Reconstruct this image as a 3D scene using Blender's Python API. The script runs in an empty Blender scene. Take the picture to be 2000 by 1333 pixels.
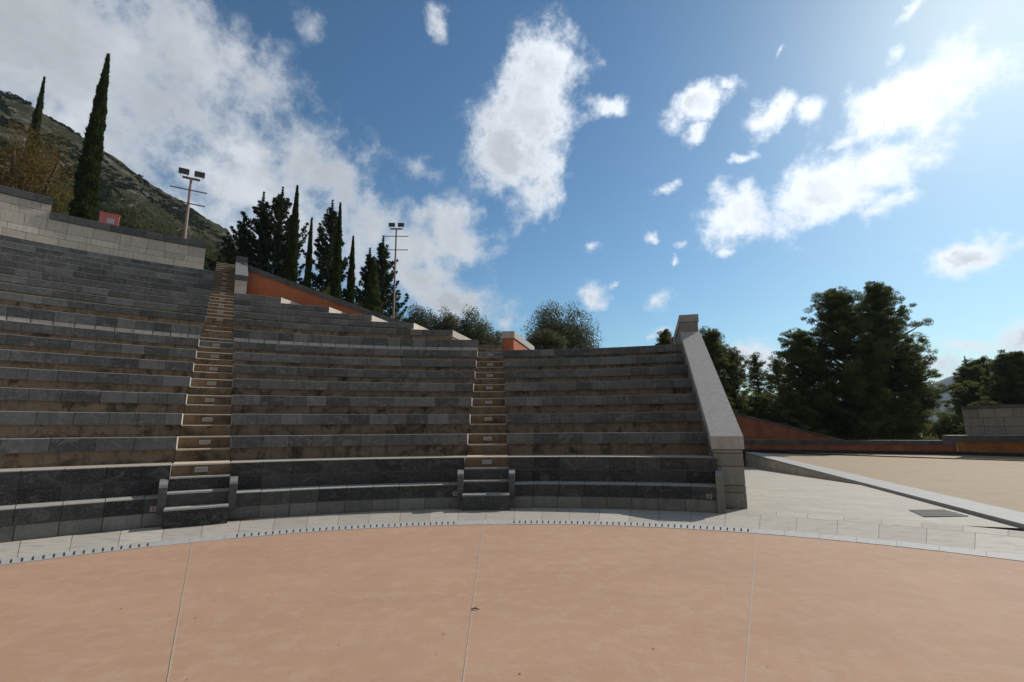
import bpy, math, random
import numpy as np
from mathutils import Vector, Matrix
random.seed(7); rng = np.random.default_rng(11)
S = bpy.context.scene
R_ = math.radians
# ------------------------------------------------------------------ camera
CF, CP, CR = 969.56, 0.1782, -0.0079          # focal length in photo pixels (2000 wide), pitch, roll
CAM = Vector((0.2057, -0.1336, 1.55))
FW = Vector((0, math.cos(CP), math.sin(CP))); RT0 = Vector((1, 0, 0)); UP0 = RT0.cross(FW)
RT = RT0 * math.cos(CR) + UP0 * math.sin(CR); UP = UP0 * math.cos(CR) - RT0 * math.sin(CR)
cd = bpy.data.cameras.new('camera'); co = bpy.data.objects.new('camera', cd); S.collection.objects.link(co)
cd.sensor_width = 36; cd.lens = 36 * CF / 2000; cd.clip_end = 30000; cd.clip_start = 0.05
co.matrix_world = Matrix(((RT.x, UP.x, -FW.x, CAM.x), (RT.y, UP.y, -FW.y, CAM.y), (RT.z, UP.z, -FW.z, CAM.z), (0, 0, 0, 1)))
S.camera = co
def ray(x, y): return FW + RT * ((x - 1000) / CF) + UP * ((666.5 - y) / CF)
def at_y(x, y, Y):
    d = ray(x, y); return CAM + d * ((Y - CAM.y) / d.y)
def at_z(x, y, z):
    d = ray(x, y); return CAM + d * ((z - CAM.z) / d.z)
# ------------------------------------------------------------------ view, sun, sky
S.render.resolution_x = 1024; S.render.resolution_y = 682
S.view_settings.view_transform = 'Standard'; S.view_settings.look = 'None'
S.view_settings.exposure = 0.08; S.view_settings.gamma = 1.0
SUN_AZ, SUN_EL = 49.7, 34.0                   # azimuth from +Y towards +X
sl = bpy.data.lights.new('sun', 'SUN'); sl.energy = 3.55; sl.angle = R_(0.55); sl.color = (1.0, 0.95, 0.87)
so = bpy.data.objects.new('sun', sl); S.collection.objects.link(so)
sd = Vector((math.sin(R_(SUN_AZ)) * math.cos(R_(SUN_EL)), math.cos(R_(SUN_AZ)) * math.cos(R_(SUN_EL)), math.sin(R_(SUN_EL))))
so.rotation_euler = sd.to_track_quat('Z', 'Y').to_euler(); so.location = sd * 60

class NT:                                     # small node-tree helper
    def __init__(s, nt): s.nt = nt; s.n = nt.nodes; s.l = nt.links
    def add(s, t, **k):
        o = s.n.new(t)
        for a, b in k.items(): setattr(o, a, b)
        return o
    def put(s, sock, v):
        if hasattr(v, 'links') or isinstance(v, bpy.types.NodeSocket): s.l.new(v, sock)
        else: sock.default_value = v
    def m(s, op, a, b=0.0, c=0.0, clamp=False):
        o = s.add('ShaderNodeMath', operation=op, use_clamp=clamp)
        s.put(o.inputs[0], a); s.put(o.inputs[1], b); s.put(o.inputs[2], c); return o.outputs[0]
    def vm(s, op, a, b=(0, 0, 0)):
        o = s.add('ShaderNodeVectorMath', operation=op); s.put(o.inputs[0], a)
        if op == 'SCALE': s.put(o.inputs[3], b)
        else: s.put(o.inputs[1], b)
        return o.outputs[1] if op == 'DOT_PRODUCT' or op == 'LENGTH' else o.outputs[0]
    def noise(s, vec, scale, detail=4, rough=0.5, col=False, dist=0.0):
        o = s.add('ShaderNodeTexNoise'); s.put(o.inputs['Vector'], vec); o.inputs['Scale'].default_value = scale
        o.inputs['Detail'].default_value = detail; o.inputs['Roughness'].default_value = rough; o.inputs['Distortion'].default_value = dist
        return o.outputs[1] if col else o.outputs[0]
    def rng(s, v, a, b, c=0.0, d=1.0, smooth=False):
        o = s.add('ShaderNodeMapRange'); o.clamp = True
        if smooth: o.interpolation_type = 'SMOOTHSTEP'
        s.put(o.inputs[0], v)
        for i, q in enumerate((a, b, c, d)): s.put(o.inputs[i + 1], q)
        return o.outputs[0]
    def mix(s, f, a, b):
        o = s.add('ShaderNodeMix', data_type='RGBA'); s.put(o.inputs[0], f)
        for sock, v in ((o.inputs[6], a), (o.inputs[7], b)):
            s.put(sock, (*v, 1) if isinstance(v, tuple) and len(v) == 3 else v)
        return o.outputs[2]
    def scale(s, vec, xyz):
        o = s.add('ShaderNodeMapping'); s.put(o.inputs[0], vec); o.inputs['Scale'].default_value = xyz; return o.outputs[0]

W = bpy.data.worlds.new('World'); S.world = W; W.use_nodes = True
w = NT(W.node_tree); w.n.clear()
sky = w.add('ShaderNodeTexSky', sky_type='NISHITA'); sky.sun_disc = False
sky.sun_elevation = R_(SUN_EL); sky.sun_rotation = R_(SUN_AZ); sky.altitude = 200
sky.air_density = 1.0; sky.dust_density = 0.42; sky.ozone_density = 1.7
SKY_STR = 0.105
dirv = w.add('ShaderNodeTexCoord').outputs['Generated']
warp = w.vm('SCALE', w.vm('SUBTRACT', w.noise(dirv, 9.0, 8, 0.64, col=True), (0.5, 0.5, 0.5)), 0.075)
dw = w.vm('ADD', dirv, warp)
# cloud bodies: direction, half sizes (degrees seen), tilt, weight
CL = [  # x, y, rx, ry, tilt(deg, clockwise on the picture), weight, softness group
 (60, 60, 460, 250, 0, 1.2), (330, 90, 280, 130, 15, .9), (250, 230, 300, 120, 10, 1.0), (440, 290, 250, 110, 30, 1.0), (520, 170, 110, 90, 50, .75),
 (620, 330, 160, 90, 25, .95), (700, 430, 150, 110, 25, 1.0), (800, 480, 130, 80, 10, .95), (560, 430, 240, 120, 20, 1.0), (820, 330, 70, 50, 20, .5),
 (330, 430, 300, 110, 0, 1.25), (150, 300, 220, 140, 0, 1.1), (860, 440, 90, 55, 0, .9), (480, 360, 220, 120, 20, 1.1), (605, 40, 45, 65, -20, .55), (855, 40, 22, 36, -30, .25), (890, 590, 150, 50, 14, 1.25), (820, 540, 90, 50, 10, 1.0), (985, 625, 60, 26, 10, 1.0), (880, 470, 90, 50, 10, 1.0),
 (1055, 140, 80, 92, 20, 1.1), (1035, 220, 85, 90, 0, 1.1), (1000, 310, 96, 84, 15, 1.15), (1035, 375, 60, 60, 0, 1.0), (1195, 208, 42, 20, 15, .55), (925, 270, 40, 30, 0, .2),
 (1370, 205, 54, 32, -10, .95), (1420, 170, 22, 16, -40, .4), (1361, 267, 20, 20, 0, .6), (1500, 228, 40, 28, -35, .8), (1595, 205, 38, 28, -30, .55),
 (1765, 195, 125, 84, 0, 1.25), (1875, 140, 55, 26, -20, .5), (1745, 100, 35, 28, 0, .6),
 (1455, 415, 96, 58, -25, 1.15), (1590, 375, 135, 80, -22, 1.25), (1705, 330, 100, 50, -10, 1.0), (1655, 275, 40, 26, -30, .8), (1720, 405, 60, 30, -20, .6),
 (1895, 498, 66, 30, -15, .9), (1450, 307, 28, 14, 0, .5), (1300, 365, 32, 14, -10, .4), (1290, 590, 42, 20, -15, .75), (1158, 578, 32, 28, 40, .75), (1201, 567, 16, 10, -20, .5),
 (1156, 484, 22, 12, -10, .4), (1312, 514, 9, 14, 0, .4), (1770, 24, 44, 14, -40, .7), (1524, 105, 10, 20, 20, .45), (1418, 490, 26, 14, -20, .5), (1335, 470, 30, 14, -10, .3), (1270, 465, 18, 14, 0, .3),
 (1840, 712, 110, 40, 20, .75), (1900, 675, 70, 28, 20, .65), (1470, 700, 60, 30, 15, .85), (1535, 715, 50, 30, 15, .7), (1995, 668, 50, 36, 0, .7), (1300, 638, 36, 14, -20, .6), (1270, 657, 16, 8, 0, .5),
 (-250, 300, 260, 300, 0, 1.0), (-100, -150, 500, 160, 0, 1.2), (2200, 300, 80, 60, 0, .9)]
dens = None
for x, y, rx, ry, tl, wt in CL:
    c = ray(x, y); L = c.length; c = c / L
    t = R_(tl); u = (RT * math.cos(t) - UP * math.sin(t)); v = (RT * math.sin(t) + UP * math.cos(t))
    u = (u - c * u.dot(c)).normalized(); v = (v - c * v.dot(c)).normalized()
    sc = CF * L
    a, b = rx / sc * 1.04, ry / sc * 1.04
    q1 = w.vm('DOT_PRODUCT', dw, tuple(u / a)); q2 = w.vm('DOT_PRODUCT', dw, tuple(v / b))
    q = w.m('SQRT', w.m('ADD', w.m('MULTIPLY', q1, q1), w.m('MULTIPLY', q2, q2)))
    k_ = max(.46, .56 * wt); val = w.m('MULTIPLY_ADD', q, -k_, k_ + .25 - max(0, .9 - wt) * .30)
    dens = val if dens is None else w.m('MAXIMUM', dens, val)
dens = w.m('MAXIMUM', dens, -0.25)
back = w.rng(w.vm('DOT_PRODUCT', dirv, (-.25, -0.93, .28)), -0.05, 0.45, -0.25, 0.86)      # unseen cloud added behind the camera to neutralise light on shaded faces
dens = w.m('MAXIMUM', dens, back)
n1 = w.noise(dirv, 5.5, 12, 0.62); n2 = w.noise(w.vm('ADD', dirv, (3, 1, 2)), 17.0, 9, 0.66)
fb = w.m('ADD', w.m('MULTIPLY', w.m('SUBTRACT', n1, .5), 1.25), w.m('MULTIPLY', w.m('SUBTRACT', n2, .5), 1.25))
D = w.m('ADD', dens, fb)
sunv = w.vm('DOT_PRODUCT', dirv, tuple(sd))
near = w.rng(sunv, 0.62, 0.97)                      # how near the sun a cloud stands
leftness = w.rng(sunv, 0.80, 0.50)
hi = w.m('MULTIPLY_ADD', leftness, 0.20, 0.66)
cover = w.rng(D, 0.14, hi, 0, 1, True)
thick = w.rng(D, 0.50, 0.85, 0, 1, True)
n3 = w.noise(dw, 4.5, 5, 0.55)
core = w.m('MULTIPLY', thick, w.rng(n3, .36, .56))
bright = w.m('MULTIPLY_ADD', near, 0.50, 0.70)
shade = w.m('SUBTRACT', bright, w.m('MULTIPLY', core, w.m('MULTIPLY_ADD', near, .22, .20)))
fine = w.rng(w.noise(dw, 22.0, 7, .62), .3, .7, .90, 1.06)
ccol = w.vm('SCALE', (0.93, 0.985, 1.055), w.m('MULTIPLY', w.m('MULTIPLY', shade, w.rng(back, -.25, 0.6, 1.0, .40)), fine))
skyc = w.add('ShaderNodeHueSaturation'); w.put(skyc.inputs['Color'], sky.outputs[0]); skyc.inputs['Saturation'].default_value = 1.12
skyS = w.vm('MULTIPLY', skyc.outputs[0], (SKY_STR * .92, SKY_STR * 1.07, SKY_STR * 1.02))
gm = w.add('ShaderNodeGamma'); w.put(gm.inputs[0], skyS); gm.inputs[1].default_value = 1.15
mixc = w.mix(cover, gm.outputs[0], ccol)
bg = w.add('ShaderNodeBackground'); bg.inputs[1].default_value = 1.0; w.put(bg.inputs[0], mixc)
wo = w.add('ShaderNodeOutputWorld'); w.l.new(bg.outputs[0], wo.inputs[0])

# ------------------------------------------------------------------ materials
def mat(name, rough=0.85, spec=0.3):
    m_ = bpy.data.materials.new(name); m_.use_nodes = True; t = NT(m_.node_tree)
    b = t.n['Principled BSDF']; b.inputs['Roughness'].default_value = rough; b.inputs['Specular IOR Level'].default_value = spec
    t.b = b; t.pos = t.add('ShaderNodeNewGeometry').outputs['Position']
    a = t.add('ShaderNodeAttribute', attribute_name='tone'); t.tone = a.outputs['Fac']
    t.nor = t.n[-1] if False else None; t.mat = m_
    return t
def bump(t, h, strength=.4, dist=.01):
    o = t.add('ShaderNodeBump'); t.put(o.inputs['Height'], h); o.inputs['Strength'].default_value = strength; o.inputs['Distance'].default_value = dist
    t.l.new(o.outputs[0], t.b.inputs['Normal'])
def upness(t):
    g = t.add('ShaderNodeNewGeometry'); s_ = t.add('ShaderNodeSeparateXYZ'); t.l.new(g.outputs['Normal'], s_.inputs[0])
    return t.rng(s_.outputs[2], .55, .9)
M = {}
def slab(name, lo, hi_, top, scuff, scuff_amt=.5, rough=.55):
    t = mat(name, rough, .35)
    f = t.noise(t.pos, 9, 10, .72); k_ = t.m('ADD', t.m('MULTIPLY', t.tone, 1.05), t.m('MULTIPLY', t.m('SUBTRACT', f, .5), 1.1), clamp=True)
    base = t.mix(k_, lo, hi_)
    st = t.noise(t.scale(t.pos, (5, 5, .5)), 2.0, 6, .65); base = t.mix(t.m('MULTIPLY', t.rng(st, .52, .72), .6), base, tuple(c * .55 for c in lo))
    g = t.noise(t.scale(t.pos, (1, 1, 1.6)), 3.2, 9, .72, dist=1.2)
    base = t.mix(t.m('MULTIPLY', t.rng(g, .52, .63), scuff_amt), base, scuff)
    fl = t.noise(t.pos, 38, 5, .6); base = t.mix(t.m('MULTIPLY', t.rng(fl, .54, .66), .45), base, scuff)
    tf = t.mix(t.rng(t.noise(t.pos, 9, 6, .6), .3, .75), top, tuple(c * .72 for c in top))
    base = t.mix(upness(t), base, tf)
    t.put(t.b.inputs['Base Color'], base); bump(t, t.noise(t.pos, 45, 6, .6), .35, .006); M[name] = t.mat
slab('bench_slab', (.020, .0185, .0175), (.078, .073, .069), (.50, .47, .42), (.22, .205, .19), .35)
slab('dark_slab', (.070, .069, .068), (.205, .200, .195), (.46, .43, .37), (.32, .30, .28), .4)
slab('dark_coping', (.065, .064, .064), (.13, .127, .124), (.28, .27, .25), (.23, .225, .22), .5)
slab('grey_base', (.15, .142, .128), (.28, .265, .235), (.36, .35, .33), (.33, .28, .22), .45, .8)
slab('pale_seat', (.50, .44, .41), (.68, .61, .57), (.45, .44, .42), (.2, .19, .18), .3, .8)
slab('pale_wall', (.52, .44, .36), (.76, .66, .54), (.5, .48, .45), (.62, .6, .55), .25, .85)
slab('warm_wall', (.22, .20, .175), (.33, .30, .265), (.30, .29, .275), (.42, .40, .36), .3, .8)
slab('ramp_coping', (.33, .305, .275), (.56, .52, .47), (.53, .49, .445), (.62, .60, .56), .45, .75)
def concrete(name, base_c, dark, stain_amt, rust, light=(.48, .42, .32)):
    t = mat(name, .9, .2)
    p = t.scale(t.pos, (1, 1, 2.2))
    b = t.mix(t.rng(t.noise(p, 1.6, 6, .6), .3, .7), base_c, tuple(c * .72 for c in base_c))
    b = t.mix(t.m('MULTIPLY', t.rng(t.noise(p, 5.5, 6, .62), .48, .7), .5), b, rust)
    s1 = t.rng(t.noise(t.scale(t.pos, (1, 1, 1.1)), 2.3, 9, .74, dist=.5), .50, .64)
    b = t.mix(t.m('MULTIPLY', s1, stain_amt), b, dark)
    b = t.mix(t.m('MULTIPLY', t.rng(t.noise(t.scale(t.pos, (3, 3, .7)), 2.2, 7, .7), .50, .68), stain_amt * .7), b, tuple(c * 1.6 for c in dark))
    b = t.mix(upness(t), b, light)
    t.put(t.b.inputs['Base Color'], b); bump(t, t.noise(t.pos, 30, 6, .6), .4, .008); M[name] = t.mat
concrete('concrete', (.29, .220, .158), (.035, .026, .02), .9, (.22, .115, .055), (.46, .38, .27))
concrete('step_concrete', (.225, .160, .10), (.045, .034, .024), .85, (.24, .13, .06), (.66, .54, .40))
t = mat('mortar', .95, .1); t.put(t.b.inputs['Base Color'], t.mix(t.rng(t.noise(t.pos, 4, 3), .35, .65), (.13, .07, .035), (.30, .20, .12))); M['mortar'] = t.mat
# pavement of pale slabs (each slab a mesh piece with its own tone)
t = mat('pavement', .8, .3)
b = t.mix(t.tone, (.41, .365, .30), (.55, .495, .41)); b = t.mix(t.m('MULTIPLY', t.rng(t.noise(t.scale(t.pos, (1, 3, 1)), 3.0, 8, .7), .50, .62), .6), b, (.27, .25, .21))
b = t.mix(t.m('MULTIPLY', t.rng(t.noise(t.pos, 40, 4, .6), .55, .75), .3), b, (.55, .54, .5))
t.put(t.b.inputs['Base Color'], b); bump(t, t.noise(t.pos, 35, 6, .6), .3, .005); M['pavement'] = t.mat
# flagstones of the passage
t = mat('flagstones', .75, .3)
br = t.add('ShaderNodeTexBrick'); mp = t.add('ShaderNodeMapping'); t.l.new(t.pos, mp.inputs[0]); mp.inputs['Rotation'].default_value = (0, 0, R_(15))
t.l.new(mp.outputs[0], br.inputs['Vector']); br.inputs['Scale'].default_value = 1; br.inputs['Brick Width'].default_value = .62; br.inputs['Row Height'].default_value = .31
br.inputs['Mortar Size'].default_value = .006; br.inputs['Color1'].default_value = (.42, .375, .30, 1); br.inputs['Color2'].default_value = (.49, .44, .36, 1); br.inputs['Mortar'].default_value = (.27, .24, .2, 1)
b = t.mix(t.m('MULTIPLY', t.rng(t.noise(t.pos, 1.2, 6, .6), .45, .75), .5), br.outputs[0], (.36, .33, .27))
t.put(t.b.inputs['Base Color'], b); bump(t, t.noise(t.pos, 30, 6, .6), .3, .006); M['flagstones'] = t.mat
# pink-tan floor of the orchestra
def floor_mat(name, c1, c2, c3):
    t = mat(name, .82, .25)
    b = t.mix(t.rng(t.noise(t.scale(t.pos, (.35, 1.3, 1)), 1.1, 7, .55, dist=.6), .3, .7), c1, c2)
    b = t.mix(t.m('MULTIPLY', t.rng(t.noise(t.pos, 4.5, 9, .7), .47, .60), .5), b, c3)
    b = t.mix(t.m('MULTIPLY', t.rng(t.noise(t.pos, .55, 8, .68, dist=.8), .49, .60), .38), b, tuple(c * .80 for c in c1))
    b = t.mix(t.m('MULTIPLY', t.rng(t.noise(t.pos, 24, 6, .75), .52, .64), .42), b, tuple(c * .74 for c in c1))
    b = t.mix(t.m('MULTIPLY', t.rng(t.noise(t.scale(t.pos, (.6, 2, 1)), 2.2, 6, .7, dist=1.5), .55, .75), .35), b, tuple(c * .82 for c in c1))
    sp = t.noise(t.pos, 220, 2, .5); b = t.mix(t.m('MULTIPLY', t.rng(sp, .35, .7), .35), b, tuple(c * .8 for c in c1))
    vo = t.add('ShaderNodeTexVoronoi'); t.l.new(t.pos, vo.inputs[0]); vo.inputs['Scale'].default_value = 3.3
    b = t.mix(t.rng(vo.outputs['Distance'], .016, .006), b, (.68, .62, .55))
    t.put(t.b.inputs['Base Color'], b); bump(t, t.noise(t.pos, 120, 5, .6), .25, .003); M[name] = t.mat
floor_mat('orchestra_tan', (.55, .335, .215), (.48, .285, .178), (.56, .40, .285))
floor_mat('terrace_tan', (.42, .302, .185), (.37, .26, .155), (.46, .335, .215))
# orange render on the walls
def render_mat(name, c1, c2, c3):
    t = mat(name, .85, .25)
    b = t.mix(t.rng(t.noise(t.pos, .9, 7, .65), .35, .65), c1, c2)
    b = t.mix(t.m('MULTIPLY', t.rng(t.noise(t.scale(t.pos, (1.5, 1.5, .5)), 2, 8, .75), .50, .62), .6), b, c3)
    b = t.mix(t.m('MULTIPLY', t.rng(t.noise(t.scale(t.pos, (4, 4, .35)), 1.6, 7, .7), .50, .66), .2), b, tuple(c * .55 for c in c2))
    t.put(t.b.inputs['Base Color'], b); bump(t, t.noise(t.pos, 40, 5, .6), .3, .005); M[name] = t.mat
render_mat('orange_render', (.52, .16, .075), (.42, .125, .06), (.42, .22, .14))
render_mat('faded_render', (.40, .155, .09), (.30, .105, .06), (.17, .07, .045))
render_mat('base_render', (.40, .17, .06), (.24, .08, .04), (.40, .24, .08))
def plain(name, col, rough=.5, metal=0, var=.15, scale=20):
    t = mat(name, rough, .4); t.b.inputs['Metallic'].default_value = metal
    t.put(t.b.inputs['Base Color'], t.mix(t.rng(t.noise(t.pos, scale, 5, .6), .3, .7), col, tuple(c * (1 - var) for c in col))); M[name] = t.mat; return t
plain('pole_paint', (.42, .28, .23), .55); plain('lamp_steel', (.22, .20, .18), .45, .3); plain('lamp_glass', (.10, .095, .08), .15); plain('arm_steel', (.24, .18, .14), .6)
plain('fixture_white', (.45, .43, .41), .4); plain('black', (.008, .008, .008), .9); plain('red_box', (.85, .24, .20), .5, 0, .08, 3); plain('label_white', (.75, .72, .68), .6)
plain('kerb_grey', (.52, .50, .47), .75, 0, .3, 12); plain('skirting', (.035, .037, .042), .7); plain('joint_fill', (.56, .50, .43), .8, 0, .35, 60)
plain('pave_joint', (.33, .24, .18), .9, 0, .4, 9); plain('ink', (.06, .05, .05), .7); plain('plaque', (.40, .31, .29), .6); plain('bark', (.16, .115, .08), .95, 0, .5, 12); plain('grate', (.16, .14, .115), .7, 0, .5, 60); plain('twig', (.09, .045, .03), .9)
plain('edge_stone', (.40, .395, .375), .75, 0, .14, 5)
t = plain('brown_leaf', (.30, .12, .05), .9, 0, .6, 30)
def foliage(name, lo, hi_, tr=.30):
    m_ = bpy.data.materials.new(name); m_.use_nodes = True; t = NT(m_.node_tree); t.n.clear()
    a = t.add('ShaderNodeAttribute', attribute_name='tone').outputs['Fac']
    c = t.mix(a, lo, hi_)
    d = t.add('ShaderNodeBsdfDiffuse'); t.put(d.inputs[0], c)
    tr_ = t.add('ShaderNodeBsdfTranslucent'); t.put(tr_.inputs[0], t.mix(.5, c, hi_))
    mx = t.add('ShaderNodeMixShader'); mx.inputs[0].default_value = tr
    t.l.new(d.outputs[0], mx.inputs[1]); t.l.new(tr_.outputs[0], mx.inputs[2])
    o = t.add('ShaderNodeOutputMaterial'); t.l.new(mx.outputs[0], o.inputs[0]); M[name] = m_
foliage('cypress_leaf', (.022, .036, .010), (.085, .105, .028), .22)
foliage('dark_leaf', (.014, .022, .011), (.060, .080, .032), .22)
foliage('pine_leaf', (.018, .026, .010), (.24, .265, .09), .36)
foliage('olive_leaf', (.055, .062, .030), (.20, .205, .11), .30)
foliage('autumn_leaf', (.046, .040, .013), (.27, .18, .055), .28)
foliage('yellow_leaf', (.07, .08, .02), (.20, .20, .06), .35)
foliage('scrub_leaf', (.012, .018, .007), (.055, .062, .026), .2)
foliage('green_leaf', (.035, .06, .015), (.13, .17, .045), .3)
# hillside and ground
def hill_mat(name, rock_lo, rock_hi, sc=1.0, rock_at=.58):
    t = mat(name, .95, .1)
    veg = t.mix(t.rng(t.noise(t.pos, .11 * sc, 8, .7), .35, .65), (.034, .042, .016), (.070, .062, .028))
    veg = t.mix(t.rng(t.noise(t.pos, .5 * sc, 6, .7), .50, .64), veg, (.020, .028, .011))
    ro = t.mix(t.rng(t.noise(t.pos, .35 * sc, 8, .75), .35, .7), rock_lo, rock_hi)
    msk = t.rng(t.m('ADD', t.m('MULTIPLY', t.noise(t.scale(t.pos, (1, 1, 1.6)), .045 * sc, 10, .75), .8), t.m('MULTIPLY', t.noise(t.pos, .4 * sc, 6, .7), .2)), rock_at - .06, rock_at)
    t.put(t.b.inputs['Base Color'], t.mix(msk, veg, ro)); bump(t, t.noise(t.pos, .45 * sc, 10, .75), .9, 1.6 / sc); M[name] = t.mat
hill_mat('hillside', (.07, .06, .046), (.28, .24, .20), 1.0, .558)
t = mat('far_mountain', .95, .1); t.put(t.b.inputs['Base Color'], t.mix(t.rng(t.noise(t.pos, .002, 8, .7), .4, .6), (.05, .055, .04), (.11, .10, .08))); M['far_mountain'] = t.mat
t = mat('earth', .95, .1)
b = t.mix(t.rng(t.noise(t.pos, .6, 7, .65), .35, .65), (.20, .16, .10), (.10, .095, .045)); b = t.mix(t.rng(t.noise(t.pos, 4, 6, .7), .5, .65), b, (.07, .08, .035))
t.put(t.b.inputs['Base Color'], b); bump(t, t.noise(t.pos, 6, 8, .7), .6, .06); M['earth'] = t.mat

# ------------------------------------------------------------------ mesh helpers
class MB:
    def __init__(s): s.v = []; s.f = []; s.t = []; s.m = []
    def poly(s, pts, tone=.5, mi=0):
        i = len(s.v); s.v += [tuple(p) for p in pts]; s.f.append(tuple(range(i, i + len(pts)))); s.t.append(tone); s.m.append(mi)
    def prism(s, bot, top, tone=.5, mi=0):            # bottom and top loops (counter-clockwise seen from above)
        i = len(s.v); n = len(bot); s.v += [tuple(p) for p in bot] + [tuple(p) for p in top]
        fs = [tuple(range(i + n - 1, i - 1, -1)), tuple(range(i + n, i + 2 * n))] + [(i + k, i + (k + 1) % n, i + n + (k + 1) % n, i + n + k) for k in range(n)]
        s.f += fs; s.t += [tone] * len(fs); s.m += [mi] * len(fs)
    def ext(s, xy, z0, z1, tone=.5, mi=0):
        s.prism([(x, y, z0) for x, y in xy], [(x, y, z1) for x, y in xy], tone, mi)
    def box(s, x0, x1, y0, y1, z0, z1, tone=.5, mi=0): s.ext([(x0, y0), (x1, y0), (x1, y1), (x0, y1)], z0, z1, tone, mi)
    def loop(s, rings, tone=.5, mi=0, close=True):     # rings of equal length joined by quads
        i = len(s.v); n = len(rings[0])
        for r in rings: s.v += [tuple(p) for p in r]
        for a in range(len(rings) - 1):
            for k in range(n):
                q = (k + 1) % n
                s.f.append((i + a * n + k, i + a * n + q, i + (a + 1) * n + q, i + (a + 1) * n + k)); s.t.append(tone); s.m.append(mi)
        if close:
            s.f.append(tuple(range(i + n - 1, i - 1, -1))); s.f.append(tuple(range(i + (len(rings) - 1) * n, i + len(rings) * n))); s.t += [tone] * 2; s.m += [mi] * 2
    def tube(s, pts, rad, n=8, tone=.5, mi=0):
        rings = []
        for k, p in enumerate(pts):
            p = Vector(p); a = Vector(pts[max(0, k - 1)]); b = Vector(pts[min(len(pts) - 1, k + 1)]); d = (b - a).normalized()
            x = d.orthogonal().normalized() if abs(d.z) > .99 else d.cross(Vector((0, 0, 1))).normalized(); y = d.cross(x)
            rings.append([p + (x * math.cos(2 * math.pi * j / n) + y * math.sin(2 * math.pi * j / n)) * rad[k] for j in range(n)])
        s.loop(rings, tone, mi)
def wloc(o):
    v = Vector((0, 0, 0))
    while o is not None: v += o.location; o = o.parent
    return v
def obj(name, mb, mats, parent=None, smooth=False, **tags):
    me = bpy.data.meshes.new(name); off = wloc(parent)
    me.from_pydata([(x - off.x, y - off.y, z - off.z) for x, y, z in mb.v], [], mb.f)
    for mm in ([mats] if isinstance(mats, str) else mats): me.materials.append(M[mm])
    me.polygons.foreach_set('material_index', mb.m)
    a = me.attributes.new('tone', 'FLOAT', 'FACE'); a.data.foreach_set('value', mb.t)
    if smooth: me.polygons.foreach_set('use_smooth', [True] * len(me.polygons))
    me.validate(); me.update()
    o = bpy.data.objects.new(name, me); S.collection.objects.link(o); o.parent = parent
    tag(o, **tags); return o
def tag(o, label=None, category=None, group=None, kind=None):
    for k, v in (('label', label), ('category', category), ('group', group), ('kind', kind)):
        if v: o[k] = v
def thing(name, loc, **tags):
    o = bpy.data.objects.new(name, None); o.empty_display_size = .3; S.collection.objects.link(o); o.location = loc; tag(o, **tags); return o
def PR(R, a): a = R_(a); return (R * math.sin(a), R * math.cos(a))
def arc(R, a0, a1, step=1.0):
    n = max(1, int(abs(a1 - a0) / step + .99)); return [PR(R, a0 + (a1 - a0) * k / n) for k in range(n + 1)]
def sector(mb, R0, R1, a0, a1, z0, z1, tone=.5, mi=0, step=1.0):
    # a ring segment; clockwise azimuth -> build counter-clockwise loop
    xy = arc(R0, a0, a1, step) + arc(R1, a1, a0, step); mb.ext(xy, z0, z1, tone, mi)
def stone(mb, R0, R1, a0, a1, z0, z1, tone, ch=.012, mi=0, gap=.006, jit=.003, b0=None, b1=None):
    g = math.degrees(gap / 2 / R0); a0 += g; a1 -= g; R0 += random.uniform(-jit, jit); z1 += random.uniform(-jit, jit) * .6
    n0, n1, m0, m1 = PR(R0, a0), PR(R0, a1), PR(R1, a0 if b0 is None else b0), PR(R1, a1 if b1 is None else b1); k0, k1 = PR(R0 + ch, a0), PR(R0 + ch, a1)
    i = len(mb.v)
    mb.v += [(*n0, z0), (*n1, z0), (*m1, z0), (*m0, z0), (*n0, z1 - ch), (*n1, z1 - ch), (*k1, z1), (*k0, z1), (*m1, z1), (*m0, z1)]
    fs = [(0, 1, 5, 4), (4, 5, 6, 7), (7, 6, 8, 9), (1, 2, 8, 6, 5), (3, 0, 4, 7, 9), (2, 3, 9, 8), (3, 2, 1, 0)]
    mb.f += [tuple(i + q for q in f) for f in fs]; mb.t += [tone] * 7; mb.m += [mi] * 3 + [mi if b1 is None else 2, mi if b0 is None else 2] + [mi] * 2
def tone_(): return min(1, max(0, random.gauss(.34, .24) + (.5 if random.random() < .04 else 0)))
def stones(mb, R0, R1, a0, a1, z0, z1, L, var=.12, ch=.012, mi=0, gap=.006, tf=tone_, jit=.003, ef=(None, None)):
    a = a0
    while a < a1 - 1e-6:
        d = math.degrees(L * random.uniform(1 - var, 1 + var) / R0); b_ = a + d
        if a1 - b_ < d * .45: b_ = a1
        stone(mb, R0, R1, a, b_, z0, z1, tf(), ch, mi, gap, jit, ef[0](R1) if ef[0] and a == a0 else None, ef[1](R1) if ef[1] and b_ == a1 else None); a = b_

# ------------------------------------------------------------------ the theatre's measures
R1_, T_, H_, Z1_ = 10.986, 0.9948, 0.4988, 0.9814; RB = 10.447; T2 = .9375; RU = 22.384; ZU = 6.108
def RZ(k): return (R1_ + (k - 1) * T_, Z1_ + (k - 1) * H_) if k <= 9 else (RU + (k - 10) * T2, ZU + (k - 10) * H_)
SA, SB, HW = -30.83, -1.91, .475
WO = Vector((4.28, 10.19)); WD = Vector((math.sin(R_(15.1)), math.cos(R_(15.1)))); WR = Vector((WD.y, -WD.x))   # parodos wall frame
def side(al, sgn, R, hw=HW): return al + sgn * math.degrees(math.asin(hw / R))
def wall_ang(R):
    b_ = WO.dot(WD); c_ = WO.dot(WO) - R * R; p = WO + WD * (-b_ + math.sqrt(b_ * b_ - c_)); return math.degrees(math.atan2(p.x, p.y))

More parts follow.
